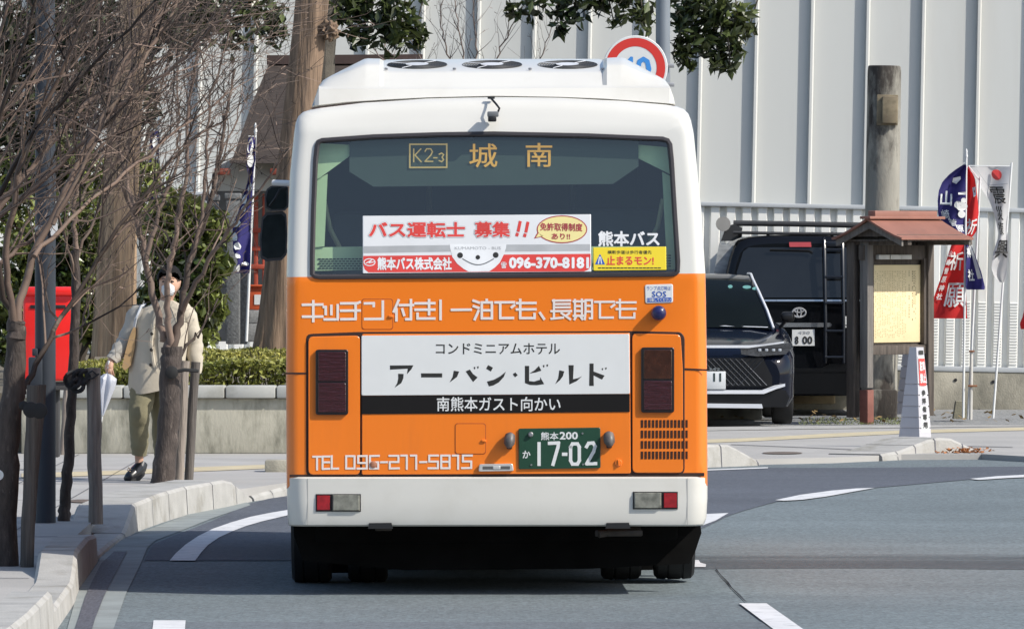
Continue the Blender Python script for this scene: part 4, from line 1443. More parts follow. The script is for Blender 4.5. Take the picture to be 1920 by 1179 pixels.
for c, r_, n_ in clumps:
    a = c + Vector((random.uniform(-.1, .1), random.uniform(-.1, .1), r_ + .25))
    mb.tube([a, c + Vector((0, 0, r_ * .3)), c - Vector((0, 0, r_ * .6))], [.009, .006, .003], 4)
    for j in range(3):
        mb.tube([c + Vector((0, 0, r_ * .4)), c + Vector((random.uniform(-1, 1), random.uniform(-1, 1), random.uniform(-.9, .3))) * r_], [.005, .002], 3)
mb.build('trunk', mat('oak_bark', (.085, .075, .06), .9, .3, 8, bump=.4), et)
def pos():
    c, r_, n_ = random.choices(clumps, [k[2] for k in clumps])[0]
    d = Vector((random.gauss(0, 1), random.gauss(0, .8), random.gauss(0, 1))).normalized()
    return c + d * r_ * random.random() ** .6
leaf_cloud('crown', m_oak, 2650, pos, .074, et, -.3, .42)

shrub('evergreen_tree', [(40, 60, 90), (140, 40, 90), (230, 80, 80), (60, 190, 90), (160, 170, 85), (250, 200, 60), (0, 300, 90), (100, 290, 80), (330, 60, 50), (300, 20, 60), (-40, 150, 90)], 71.0, .6,
      'tall dark evergreen behind the lamp post and the bare twigs', 5200, .065, 'tree', leaf_mat('screen_leaf', (.022, .032, .014), (.06, .07, .03), .8, .5))

# unseen blocks added behind the viewer to darken reflections in glass and paint
for i, (x, w_, h_, c_) in enumerate(((-44, 22, 18, (.12, .10, .085)), (-20, 20, 24, (.10, .105, .11)), (3, 22, 21, (.13, .12, .10)), (27, 20, 27, (.09, .09, .10)), (50, 22, 18, (.12, .11, .09)))):
    o = empty('added_reflection_block', (x, -38, 0))
    tag(o, 'plain ' + ['brown six storey block', 'grey eight storey block', 'beige seven storey block', 'dark nine storey tower', 'tan six storey block'][i] + ' added unseen to shape reflections', 'building', 'unseen blocks added for reflections')
    MB().box((0, -5, h_ / 2), (w_, 10, h_), .05).build('wall', mat('facade', c_, .8, .1), o)
    for fl_ in range(int(h_ / 3)):
        for k in range(4):
            MB().box((-w_ / 2 + w_ * (k + .5) / 4, .02, fl_ * 3 + 1.7), (w_ / 7, .1, 1.5), .02).build('window', M['black_plastic'], o)
# ------------------------------------------------------------------ bare cherry trees
m_bark = mat('cherry_bark', (.062, .048, .041), .85, .35, 9, stretch=(3, 3, 1), bump=.5, bscale=25, dirt=(.16, .13, .11), dscale=10, dlo=.58, dhi=.7)
m_twig = mat('cherry_twig', (.112, .078, .060), .8, .3, 3, island=.92, dirt=(.24, .185, .14), dscale=5, dlo=.55, dhi=.7)

def rv(s_): return Vector((random.gauss(0, s_), random.gauss(0, s_), random.gauss(0, s_)))

def twig(mb, p, d, L, r_, depth, lean, n_=5):
    pts, rr = [p.copy()], [r_]
    k = max(3, int(L / .11))
    q = p.copy()
    dd = d.normalized()
    for i in range(k):
        dd = (dd + rv(.15) + lean * .10).normalized()
        q = q + dd * (L / k)
        pts.append(q.copy())
        rr.append(max(.0016, r_ * (1 - .72 * (i + 1) / k)))
        if depth > 0 and i > 0 and random.random() < .72:
            side = (dd + rv(.55) + lean * .16).normalized()
            twig(mb, q, side, L * random.uniform(.35, .65), rr[-1] * .72, depth - 1, lean, 3)
        if random.random() < .22:
            b = q + rv(.02)
            mb.tube([q, q + (dd + rv(.8)).normalized() * random.uniform(.015, .05)], [.0028, .0035], 3)
    mb.tube(pts, rr, n_ if r_ > .008 else 3)

def tree(name, base, y, trunk, limbs, lab, lean, dens=1.0, group='bare cherry trees on the pavement', tl=.8, depth=2, tm=None):
    o = empty(name, P(base[0], base[1], y))
    tag(o, lab, 'tree', group)
    loc = o.location
    def Q(px, py, dy=0): return P(px, py, y + dy) - loc
    s_ = y / F
    mb = MB()
    pts = [Q(*t[:2]) for t in trunk]
    rr = [t[2] * s_ / 2 for t in trunk]
    P2, R2 = [], []
    for i in range(len(pts) - 1):
        for k in range(5):
            t = k / 5
            P2.append(pts[i].lerp(pts[i + 1], t) + rv(.004))
            R2.append((rr[i] + (rr[i + 1] - rr[i]) * t) * random.uniform(.94, 1.07))
    P2.append(pts[-1]); R2.append(rr[-1])
    mb.tube(P2, R2, 12)
    mb.build('trunk', m_bark, o, smooth=60)
    cb = MB()
    for lb in limbs:
        dy = lb[0]
        w0, w1 = lb[1], lb[2]
        pp = [Q(px, py, dy * i / max(1, len(lb[3]) - 1)) for i, (px, py) in enumerate(lb[3])]
        fine, fr = [], []
        N = len(pp) - 1
        for i in range(N):
            for k in range(6):
                t = k / 6
                fine.append(pp[i].lerp(pp[i + 1], t) + rv(.008))
                g = ((i + t) / N) ** .75
                fr.append((w0 + (w1 - w0) * g) * s_ / 2 * .74)
        fine.append(pp[-1]); fr.append(w1 * s_ / 2)
        cb.tube(fine, fr, 7)
        for i in range(max(3, int(len(fine) * .26)), len(fine)):
            for r_ in range(2):
                if random.random() < .78 * dens:
                    d = (fine[i] - fine[i - 1]).normalized()
                    side = (d * .6 + rv(.5) + lean * .42).normalized()
                    twig(cb, fine[i], side, random.uniform(.45, 1.1) * tl, min(fr[i] * .6, .0085), depth, lean)
    cb.build('branches', tm or m_twig, o, smooth=60)
    return o

UR = Vector((.55, 0, .8)).normalized()
tree('cherry_tree', (10, 1062), 39.1, [(8, 1064, 52), (10, 960, 46), (14, 850, 44), (24, 740, 42), (30, 640, 38), (32, 600, 34)],
     [(.6, 24, 7, [(32, 605), (60, 480), (150, 300), (250, 140), (330, 10), (390, -120)]),
      (-.5, 22, 7, [(28, 640), (8, 480), (40, 300), (120, 120), (190, -20), (230, -120)]),
      (.9, 20, 6, [(36, 740), (62, 700), (110, 600), (225, 425), (320, 300), (400, 230)]),
      (-.8, 20, 7, [(22, 610), (-20, 450), (-10, 250), (50, 60), (90, -80)]),
      (1.0, 14, 5, [(60, 480), (170, 380), (300, 270), (420, 180)]),
      (-1.0, 14, 5, [(-10, 380), (60, 250), (160, 130), (260, 40), (330, -60)]),
      (.5, 12, 5, [(100, 420), (180, 270), (220, 130), (300, 20), (340, -60)])],
     'dark cherry tree whose thick trunk carries a round white tag', UR, .72)
tree('cherry_tree', (305, 908), 52.8, [(304, 912, 46), (312, 840, 42), (318, 760, 40), (320, 690, 40), (322, 650, 40)],
     [(.5, 24, 6, [(316, 655), (300, 610), (273, 491), (258, 413), (238, 340), (215, 250), (205, 150)]),
      (-.4, 20, 6, [(320, 650), (314, 560), (318, 500), (330, 430), (350, 330), (352, 210), (372, 90)]),
      (.3, 24, 6, [(326, 650), (340, 580), (354, 491), (390, 400), (402, 330), (420, 240), (440, 130)]),
      (-.6, 15, 4, [(340, 580), (385, 500), (430, 430), (490, 350), (530, 290)]),
      (.4, 14, 4, [(273, 491), (295, 410), (330, 320), (335, 220), (330, 90)]),
      (-.3, 13, 4, [(258, 413), (222, 330), (180, 250), (160, 150)]),
      (.2, 13, 4, [(354, 491), (378, 420), (388, 300), (395, 180), (430, 60)]),
      (.3, 10, 4, [(326, 690), (350, 650), (378, 620), (408, 560)])],
     'cherry tree in front of the walking person, its trunk hiding the face', Vector((.15, 0, 1)).normalized(), .42, tl=.72)
tree('cherry_tree', (121, 977), 45.5, [(120, 980, 24), (122, 940, 22), (128, 850, 20), (134, 760, 19), (139, 660, 18), (143, 560, 17), (141, 470, 16)],
     [(.2, 14, 5, [(141, 470), (140, 380), (152, 280), (170, 150), (190, 20), (200, -80)]),
      (-.4, 9, 4, [(142, 520), (120, 440), (90, 350), (85, 230), (100, 100)]),
      (.5, 9, 4, [(142, 480), (180, 400), (235, 320), (300, 230)]),
      (.5, 8, 4, [(140, 400), (190, 300), (260, 190), (340, 110), (420, 50)]),
      (.3, 7, 3, [(139, 660), (160, 600), (175, 545)])],
     'thin young cherry sapling tied beside a round wooden stake', UR, .8, tl=.75)
tree('cherry_tree', (-190, 1020), 42.0, [(-195, 1022, 60), (-190, 900, 54), (-180, 760, 50), (-170, 640, 46)],
     [(.8, 26, 7, [(-172, 645), (-90, 500), (20, 360), (140, 220), (260, 90), (350, -40)]),
      (.2, 22, 6, [(-170, 640), (-110, 440), (-40, 280), (60, 140), (160, 20), (220, -80)]),
      (-.8, 18, 6, [(-120, 500), (-20, 420), (90, 330), (220, 200), (330, 120), (430, 20)]),
      (.6, 18, 5, [(-90, 500), (-10, 500), (80, 430), (160, 330), (220, 250)]),
      (-.3, 18, 6, [(-100, 420), (-50, 200), (0, 60), (40, -60)])],
     'cherry tree with its trunk out of view, only twigs crossing above', UR, .78)
tree('bare_tree', (900, 640), 71.5, [(900, 648, 30), (896, 450, 28), (890, 250, 24), (888, 170, 20)],
     [(.2, 6, 2, [(888, 180), (870, 110), (858, 40), (846, -60)]),
      (.1, 6, 2, [(888, 180), (894, 100), (888, 20), (880, -60)]),
      (-.2, 6, 2, [(888, 200), (930, 110), (960, 50), (1000, -20)]),
      (.2, 6, 2, [(886, 220), (840, 110), (826, 50), (832, -50)]),
      (.3, 5, 2, [(880, 240), (780, 150), (722, 90), (716, 30), (730, -40)]),
      (.1, 5, 2, [(888, 220), (800, 130), (768, 70), (740, 10)]),
      (-.3, 5, 2, [(890, 240), (990, 160), (1016, 100), (1040, 40)]),
      (.2, 5, 2, [(870, 200), (730, 130), (690, 80), (680, 30)])],
     'leafless shrub with upright twigs showing just above the bus roof', Vector((.05, 0, 1)), .55, group='bare shrubs behind the bus', tl=.42, depth=1, tm=mat('pale_twig', (.17, .13, .11), .8, .3, 3, island=.5))

# stakes and their ties
m_stake = mat('stake_wood', (.27, .23, .195), .9, .25, 5, stretch=(9, 9, .5), bump=.5, bscale=12, dirt=(.13, .11, .095), dscale=3)
m_stake_d = mat('stake_wood_dark', (.10, .088, .078), .9, .3, 5, stretch=(9, 9, .5), bump=.5, bscale=12)
def stake(b, t, wd, y, lab, m, group=None):
    lo_ = P(b[0], b[1], y)
    p0, p1 = Vector((0, 0, 0)), P(t[0], t[1], y) - lo_
    r_ = wd * y / F / 2
    pts = [p0.lerp(p1, i / 8) + rv(.002) for i in range(9)]
    o = MB().tube(pts, [r_ * random.uniform(.95, 1.04) for _ in pts], 14).build('wooden_stake', m, None, smooth=50)
    o.location = lo_
    return tag(o, lab, 'stake', group)
G_ = 'wooden stakes supporting the cherry trees'
s1 = stake((50, 1062), (64, 722), 26, 38.95, 'dark stake of the front pair standing against the tagged trunk', m_stake_d, G_)
s2 = stake((48, 1060), (76, 720), 22, 39.25, 'dark stake of the front pair nearer the lamp post', m_stake_d, G_)
s3 = stake((180, 982), (174, 690), 27, 45.3, 'stout weathered brown stake beside the thin sapling', m_stake, G_)
s4 = stake((336, 903), (346, 676), 19, 53.0, 'grey stake between the trunk hiding the walker and a black stake', m_stake, G_)
s5 = stake((354, 902), (366, 678), 17, 53.1, 'black stake in front of the coat sleeve of the walker', m_stake_d, G_)
s6 = stake((117, 852), (128, 690), 12, 58.0, 'thin grey stake far behind the sapling', m_stake, G_)
mb = MB()
for px, py, y, r_ in ((58, 768, 38.8, 15), (74, 770, 38.8, 15), (44, 760, 38.85, 9)):
    mb.lathe([(r_ * .003 * .55, -.02), (r_ * .003, -.012), (r_ * .003, .012), (r_ * .003 * .55, .02)], P(px, py, y - .04), 'Y', 14)
o = mb.build('stake_tie', M['rubber'])
tag(o, 'black rubber tie binding the front stake pair to the tree', 'tie', 'ties on the tree stakes')
mb = MB()
c = P(146, 712, 45.3)
for dx, dz, r_ in ((-.03, 0, .05), (.02, .02, .045), (.0, -.035, .04), (.05, .03, .03)):
    ring = [c + Vector((dx + r_ * math.cos(a), -.03 + r_ * .4 * math.sin(a * 2), dz + r_ * math.sin(a))) for a in [k * math.pi / 8 for k in range(17)]]
    mb.tube(ring, .016, 6)
mb.tube([c + Vector((.05, -.06, .03)), c + Vector((.10, -.075, .06)), c + Vector((.13, -.05, .03))], .006, 5)
mb.tube([c + Vector((.05, -.05, .01)), c + Vector((.10, -.07, .01)), c + Vector((.14, -.05, .04))], .006, 5)
o = mb.build('stake_tie', mat('tie_rope', (.035, .033, .033), .9, .3))
tag(o, 'bulky dark rope knot tying the sapling to its stake', 'tie', 'ties on the tree stakes')
mb = MB()
c = P(322, 698, 52.7)
mb.lathe([(.03, -.03), (.05, -.02), (.05, .02), (.03, .03)], c, 'Y', 14)
mb.tube([c, c + Vector((.10, -.02, .02)), c + Vector((.2, .02, .01))], .014, 6)
o = mb.build('stake_tie', mat('tie_black', (.016, .016, .016), .8))
tag(o, 'round black tie holding the middle tree to its stakes', 'tie', 'ties on the tree stakes')

# lamp post
lp_ = empty('lamp_post', P(85, 979, 45.2))
tag(lp_, 'tall slate grey steel lamp post in front of the red post box', 'lamp post')
sL = 45.2 / F
m_post = mat('post_grey', (.042, .050, .062), .5, .06, 3, spec=.25)
MB().lathe([(20 * sL, 0), (19.5 * sL, .1), (19.5 * sL, 2.2), (18 * sL, 3.4), (15 * sL, 6), (12 * sL, 9)], (0, 0, 0), 'Z', 24).build('pole', m_post, lp_, smooth=50)
mb = MB()
mb.lathe([(21 * sL, (979 - 431) * sL), (21 * sL, (979 - 423) * sL)], (0, 0, 0), 'Z', 24)
mb.build('band', M['steel'], lp_)
mb = MB()
mb.prism([Vector((16 * sL + x * sL, -.075, (979 - 428 + y) * sL)) for x, y in [(-8, 12), (2, 14), (8, 8), (9, -6), (6, -14), (-4, -14), (-6, 0)]], (0, .01, 0))
mb.build('plate', M['white_board'], lp_)
mb = MB()
mb.box(Vector((-17 * sL, -.05, (979 - 712) * sL)), (.09, .1, .30), .01)
mb.box(Vector((-18 * sL, -.06, (979 - 660) * sL)), (.035, .06, .05), .006)
mb.build('junction_box', m_post, lp_)
mb = MB()
mb.tube([Vector((0, 0, 8.8)), Vector((.5, 0, 9.3)), Vector((1.4, 0, 9.4))], [.045, .04, .035], 10)
mb.box((1.6, 0, 9.38), (.6, .22, .12), .03)
mb.build('lamp_arm', m_post, lp_)
# plaque fixed to the nearest trunk
o = MB().lathe([(.006, 0), (.028, -.004), (.03, -.012), (.0, -.014)], P(-3, 890, 38.98), 'Y', 18).build('tree_tag', M['white_board'])
tag(o, 'small round white tag on the nearest dark trunk', 'tag')

# red post box
pbx = empty('post_box', P(90, 858, 55.6))
tag(pbx, 'bright red square pillar post box behind the lamp post', 'post box')
s_ = 55.6 / F
m_red = mat('postbox_red', (.78, .016, .012), .35, .04, 3, coat=.4)
wz = 95 * s_
MB().box((0, .2, (858 - 628) * s_), (wz, .40, 172 * s_), .025, seg=3).build('body', m_red, pbx)
mb = MB()
mb.box((.0, .19, (858 - 546) * s_), (wz + .05, .46, .07), .02)
mb.box((wz / 2 + .03, .0, (858 - 551) * s_), (.06, .04, .05), .01)
mb.build('hood', m_red, pbx)
mb = MB()
mb.box((0, -.004, (858 - 575) * s_), (wz * .7, .012, .028), .004)
mb.build('slot', M['black_plastic'], pbx)
mb = MB()
mb.box((0, .2, (858 - 722) * s_ - .01), (wz * .85, .34, .06), .005)
mb.box((-.0, .2, (858 - 722) * s_ / 2), (.16, .16, (858 - 722) * s_), .01)
mb.build('pedestal', mat('pedestal_dark', (.04, .04, .042), .7), pbx)
# stone block at the pavement edge near the bus
o = MB().box(P(520, 878, 55.5) , (.19, .28, .14), .012).build('kerb_block', mat('block_concrete', (.33, .31, .25), .9, .15, 8, bump=.3))
tag(o, 'small square concrete block on the pavement beside the bus', 'block')
# navy shrine banners
def banner(name, base, top, rows, y, lab, m_cloth, glyphs, poly=(), group='shrine banners on poles', rp=.014, extra=None, cap=True):
    o = empty(name, P(base[0], base[1], y))
    tag(o, lab, 'banner', group)
    loc = o.location
    b = P(top[0], top[1], y) - loc
    mb = MB()
    mb.tube([(0, 0, 0), b * .5, b], [rp, rp * .9, rp * .8], 10)
    if cap:
        mb.lathe([(.012, 0), (.018, .02), (.010, .05), (.014, .07), (.004, .10)], b, 'Z', 10)
    mb.build('pole', M['white_board'], o)
    rr = []
    ys_ = [r_[0] for r_ in rows]
    def edge(py, k):
        return interp([(r_[0], r_[k]) for r_ in rows], py)
    def C(u, py):
        xl, xr = edge(py, 1), edge(py, 2)
        wv = .05 * math.sin(u * 5.5 + py * .035) + .03 * math.sin(py * .06 + u * 2)
        return P(xl + (xr - xl) * u, py, y + wv - .06) - loc
    NR, NC = 50, 17
    for i in range(NR):
        py = ys_[0] + (ys_[-1] - ys_[0]) * i / (NR - 1)
        rr.append([C(k / (NC - 1), py) for k in range(NC)])
    cl = MB().grid(rr).build('cloth', m_cloth, o, smooth=80)
    gm = MB()
    fg = lambda u, py: C(u, py) + Vector((0, -.022, 0))
    mats = [M['white_board'], M['black_letter'], M['red_letter'], M['grey_letter']]
    for ch, u0, u1, y0, y1, mi, bo in glyphs:
        letter(gm, ch, u0, u1, y0, y1, fg, mi, bo)
    for pl, mi in poly:
        # subdivide along the cloth so the print follows the folds
        gm.poly([fg(u, py) + Vector((0, -.004, 0)) for u, py in pl], mi)
    if gm.f: gm.build('print', mats, cl, smooth=0)
    cb = MB()
    cb.tube([b * .985, P(rows[0][1], rows[0][0] - 2, y) - loc], .006, 6)
    cb.tube([b * .985, P(rows[0][2], rows[0][0] - 2, y) - loc], .006, 6)
    cb.build('crossbar', M['white_board'], o)
    return o
m_navy = mat('navy_cloth', (.030, .026, .150), .8, .12, 4, trans=.25)
m_redc = mat('red_cloth', (.62, .025, .025), .8, .1, 4, trans=.3)
m_whitec = mat('white_cloth', (.62, .62, .62), .8, .05, 4, trans=.35)
BL = lambda u, v, a, b: [(u + a * math.cos(k * .7), v + b * math.sin(k * .7) * (1 + .25 * math.sin(k * 2.1))) for k in range(9)]
banner('nobori_banner', (462, 640), (479, 250), [(258, 466, 480), (300, 460, 479), (330, 466, 474), (350, 462, 474), (380, 452, 472), (400, 446, 472), (420, 436, 471), (470, 437, 470), (490, 446, 470), (512, 440, 468)], 67,
       'tall navy banner with white blotchy lettering beside the bus mirror', m_navy, [],
       [(BL(.4, 275, .35, 14), 0), (BL(.5, 302, .35, 14), 0), (BL(.6, 352, .35, 8), 0), (BL(.25, 375, .25, 9), 0), (BL(.35, 392, .2, 6), 0), (BL(.2, 420, .25, 7), 0), (BL(.12, 445, .14, 8), 0), (BL(.25, 462, .22, 7), 0), (BL(.15, 480, .18, 5), 0), (BL(.6, 495, .3, 4), 0), (BL(.15, 504, .14, 7), 0)])
banner('nobori_banner', (285, 640), (298, 238), [(246, 282, 298), (290, 279, 298), (330, 282, 297), (420, 276, 294)], 68.5,
       'navy banner glimpsed through twigs above the camellia bush', m_navy, [], [(BL(.6, 266, .3, 12), 0), (BL(.6, 295, .3, 14), 0), (BL(.4, 350, .3, 14), 0)])
# ------------------------------------------------------------------ speed limit sign
SGY = 66.0
sg_ = empty('speed_sign', P(1243, 830, SGY))
tag(sg_, 'round red ringed speed limit sign on a grey pole behind the bus roof', 'road sign')
s_ = SGY / F
MB().lathe([(13.6 * s_, 0), (13.6 * s_, 3.2), (13.2 * s_, 8)], (0, 0, 0), 'Z', 24).build('pole', mat('sign_pole', (.19, .215, .245), .4, .05, 3, metal=.1), sg_, smooth=50)
c = P(1191, 128, SGY) - sg_.location + Vector((0, -.09, 0))
fc = MB()
X_, Z_ = Vector((1, 0, 0)), Vector((0, 0, 1))
fc.lathe([(60 * s_, .0), (60.5 * s_, -.006), (59.5 * s_, -.012), (.01, -.0125)], c, 'Y', 48)
fc.build('disc', M['white_board'], sg_, smooth=30)
fc = MB()
n_ = 48
ro, ri = 56 * s_, 40 * s_
A = [c + Vector((ro * math.cos(k * 2 * math.pi / n_), -.0142, ro * math.sin(k * 2 * math.pi / n_))) for k in range(n_)]
Bq = [c + Vector((ri * math.cos(k * 2 * math.pi / n_), -.0142, ri * math.sin(k * 2 * math.pi / n_))) for k in range(n_)]
fc.grid([A, Bq], 0, close=True)
fs_ = lambda x, y: P(x, y, SGY) - sg_.location + Vector((0, -.105, 0))
letter(fc, '40', 1160, 1221, 107, 153, fs_, 1, .03)
fc.build('face_print', [mat('sign_red', (.62, .04, .03), .45, .03), mat('sign_blue', (.05, .26, .66), .5, .02)], sg_, smooth=0)
mb = MB()
mb.box(c + Vector((.12, .02, .02)), (.5, .02, .04), .004)
mb.box(c + Vector((.12, .02, -.16)), (.5, .02, .04), .004)
mb.build('bracket', M['steel'], sg_)

# ------------------------------------------------------------------ parked cars
CYD = 73.4
m_car = mat('car_navy', (.003, .005, .013), .08, .1, 2, spec=.38)
m_cglass = mat('car_glass', (.005, .007, .0065), .05, .15, 2, spec=.16)
m_cblack = mat('car_black', (.008, .008, .009), .35, .2)
m_chr = mat('car_chrome', (.74, .76, .80), .35, .03, metal=.15)
car = empty('parked_car', (P(1331, 0, CYD).x, CYD, 0))
tag(car, 'glossy navy black sedan parked nose out, half hidden by the bus', 'car')
def K(px, py, yl=0.0):
    q = P(px, py, CYD + yl) - car.location
    q.y = yl
    return q
def hull(secs):
    rows = []
    for y, w_, zl, zh, bul in secs:
        half = [(w_ * .93, zl), (w_ * .99, zl + .10), (w_, .55), (w_ * .995, zh - .13), (w_ * .95, zh - .05), (w_ * .86, zh - .005), (w_ * .5, zh + bul * .7), (0, zh + bul)]
        rows.append([Vector((-x, y, z)) for x, z in half] + [Vector((x, y, z)) for x, z in half[-2::-1]])
    return rows
secs = [(.0, .74, .24, .70, .015), (.05, .82, .21, .76, .015), (.18, .885, .20, .83, .015), (.45, .915, .2, .885, .02), (.9, .925, .22, .945, .03), (1.3, .925, .22, 1.0, .04), (1.7, .92, .22, 1.04, .03), (2.6, .92, .22, 1.06, .02), (3.6, .92, .22, 1.08, .02), (4.4, .90, .24, 1.08, .02), (4.8, .84, .3, 1.0, .01), (4.88, .76, .35, .9, .0)]
mb = MB().grid(hull(secs))
mb.poly(hull(secs)[0]); mb.poly(hull(secs)[-1])
mb.build('body', m_car, car, smooth=45)
g_ = [(1.22, .74, 1.00, .74, 1.01), (1.45, .735, 1.04, .68, 1.20), (1.75, .73, 1.05, .60, 1.40), (2.05, .72, 1.06, .545, 1.535), (2.4, .72, 1.06, .54, 1.585), (3.0, .72, 1.06, .54, 1.59), (3.5, .72, 1.06, .53, 1.54), (4.1, .7, 1.08, .56, 1.32), (4.5, .68, 1.08, .66, 1.1)]
rows = []
for y, hb_, zb_, ht, zt_ in g_:
    half = [(hb_, zb_), (hb_ * .5 + ht * .5 + .012, (zb_ + zt_) / 2), (ht + .01, zt_ - .03), (ht - .05, zt_ - .004), (ht * .5, zt_ + .012), (0, zt_ + .016)]
    rows.append([Vector((-x, y, z)) for x, z in half] + [Vector((x, y, z)) for x, z in half[-2::-1]])
MB().grid(rows).build('cabin', m_car, car, smooth=45)
mb = MB()
wr = []
for y, hb_, zb_, ht, zt_ in g_[:4]:
    half = [(ht - .055, zt_ + .002), (ht * .5, zt_ + .017), (0, zt_ + .021)]
    wr.append([Vector((-x, y - .012, z)) for x, z in half] + [Vector((x, y - .012, z)) for x, z in half[-2::-1]])
mb.grid(wr)
ws = mb.build('windscreen', m_cglass, car, smooth=45)
mb = MB()
for py, px, rx in ((537, 1369, 4.5), (541, 1416, 6), (538, 1400, 8), (548, 1369, 5)):
    q = K(px, py, 1.86)
    mb.poly([q + Vector((math.cos(a) * rx * .0058, -.055, math.sin(a) * 3.2 * .0058)) for a in [k * .5236 for k in range(12)]])
mb.build('inspection_sticker', mat('sticker_aqua', (.22, .52, .50), .5), ws, smooth=0)
for s_ in (-1, 1):
    mb = MB()
    mb.tube([Vector((s_ * (g_[i][3] - .02), g_[i][0] - .02, g_[i][4] + .012)) for i in range(4)] + [Vector((s_ * .52, 2.5, 1.60)), Vector((s_ * .51, 3.2, 1.60))], .013, 6)
    mb.build('pillar_trim', m_chr, car)
    mb = MB()
    mb.poly([(s_ * .715, 1.7, 1.1), (s_ * .715, 3.7, 1.1), (s_ * .56, 3.4, 1.5), (s_ * .575, 2.15, 1.5)])
    mb.build('side_glass', m_cglass, car, smooth=0)
    mi_ = MB()
    mi_.box((s_ * .885, 1.55, 1.14), (.15, .11, .11), .04, seg=3)
    mi_.tube([(s_ * .80, 1.58, 1.02), (s_ * .86, 1.56, 1.09)], [.02, .018], 6)
    mi_.build('wing_mirror', m_cblack, car)
def mirr(px, s_):
    out = [K(x, y, 0) for x, y in px]
    return [Vector((v.x * s_, v.y, v.z)) for v in out]
def nosey(x, d): return interp([(0, 0), (.70, .0), (.80, .05), (.87, .17), (.915, .42), (.95, .8)], abs(x)) - d
for s_ in (1, -1):
    mb = MB()
    q = mirr([(1388, 653), (1420, 650), (1466, 644), (1484, 643), (1486, 652), (1474, 664), (1420, 668), (1390, 664)], s_)
    q = [Vector((v.x, nosey(v.x, .045), v.z)) for v in q]
    mb.prism(q, (0, .05, 0))
    hl = mb.build('headlight', mat('headlight_dark', (.03, .034, .042), .1, .4, 30, coat=1.0), car, smooth=20)
    mb = MB()
    for a in (1424, 1437, 1450, 1462):
        v = mirr([(a, 656)], s_)[0]
        mb.box((v.x, nosey(v.x, .055), v.z), (.035, .02, .03), .008)
    mb.build('led_cell', mat('led_glass', (.45, .48, .52), .1, coat=.8), hl)
mb = MB()
for s_ in (1, -1):
    q = mirr([(1331, 647), (1405, 647), (1432, 644), (1470, 640), (1470, 643), (1432, 648), (1404, 652), (1331, 652)], s_)
    q = [Vector((v.x, nosey(v.x, .06), v.z)) for v in q]
    mb.prism(q, (0, .03, 0))
    q = mirr([(1331, 731), (1428, 731), (1452, 722), (1472, 719), (1472, 724), (1455, 729), (1432, 738), (1331, 738)], s_)
    q = [Vector((v.x, nosey(v.x, .06), v.z)) for v in q]
    mb.prism(q, (0, .03, 0))
    q = mirr([(1331, 756), (1428, 757), (1430, 765), (1331, 764)], s_)
    mb.prism([Vector((v.x, nosey(v.x, .06), v.z)) for v in q], (0, .03, 0))
mb.tube([Vector((x, 1.24 - abs(x) * .05 + .06 * abs(x) ** 2, 1.047 - .03 * abs(x))) for x in (-.66, -.4, -.2, 0, .2, .4, .66)], .008, 5)
mb.build('chrome_strip', m_chr, car, smooth=20)
mb = MB()
q = [(-.66, .42), (.66, .42), (.66, .52), (.56, .72), (-.56, .72), (-.66, .52)]
mb.prism([Vector((x, -.028, z)) for x, z in q], (0, .04, 0))
mb.prism([Vector((x, -.022, z)) for x, z in [(-.8, .20), (.8, .20), (.84, .30), (.8, .38), (-.8, .38), (-.84, .30)]], (0, .05, 0))
gl_ = mb.build('grille', m_cblack, car, smooth=20)
mb = MB()
for i in range(-16, 17):
    for sg2 in (1, -1):
        a, b_ = Vector((i * .06, -.034, .43)), Vector((i * .06 + sg2 * .27, -.034, .71))
        if abs(b_.x) < .6 and abs(a.x) < .62:
            mb.tube([a, b_], .0055, 4)
mb.build('grille_mesh', mat('grille_bar', (.055, .06, .07), .25, .1, metal=.6), gl_)
mb = MB()
mb.box((.0, -.062, .485), (.33, .02, .19), .006)
pl = mb.build('number_plate', mat('plate_white', (.62, .64, .65), .5, .02), car)
mb = MB()
fcar = lambda x, y: Vector((K(x, y).x, -.0745, K(x, y).z))
letter(mb, '342', 1328, 1350, 689, 694.5, fcar, 1, .02)
letter(mb, '11', 1337, 1352, 699, 715, fcar, 0, .03)
letter(mb, '11', 1309, 1324, 699, 715, fcar, 0, .03)
mb.build('lettering', [mat('plate_ink', (.03, .05, .05), .5), mat('plate_ink_grey', (.18, .2, .21), .5)], pl, smooth=0)
for x in (-.80, .80):
    for y in (.92, 3.75):
        wh_ = empty('wheel', (x, y, .36)); wh_.parent = car
        MB().lathe([(.22, -.10), (.30, -.11), (.345, -.105), (.36, -.08), (.36, .08), (.345, .105), (.30, .11), (.22, .10)], (0, 0, 0), 'X', 32).build('tyre', M['rubber'], wh_)
        MB().lathe([(.04, -.08), (.2, -.09), (.235, -.105), (.235, .105), (.2, .09), (.04, .08)], (0, 0, 0), 'X', 20).build('rim', M['steel'], wh_)

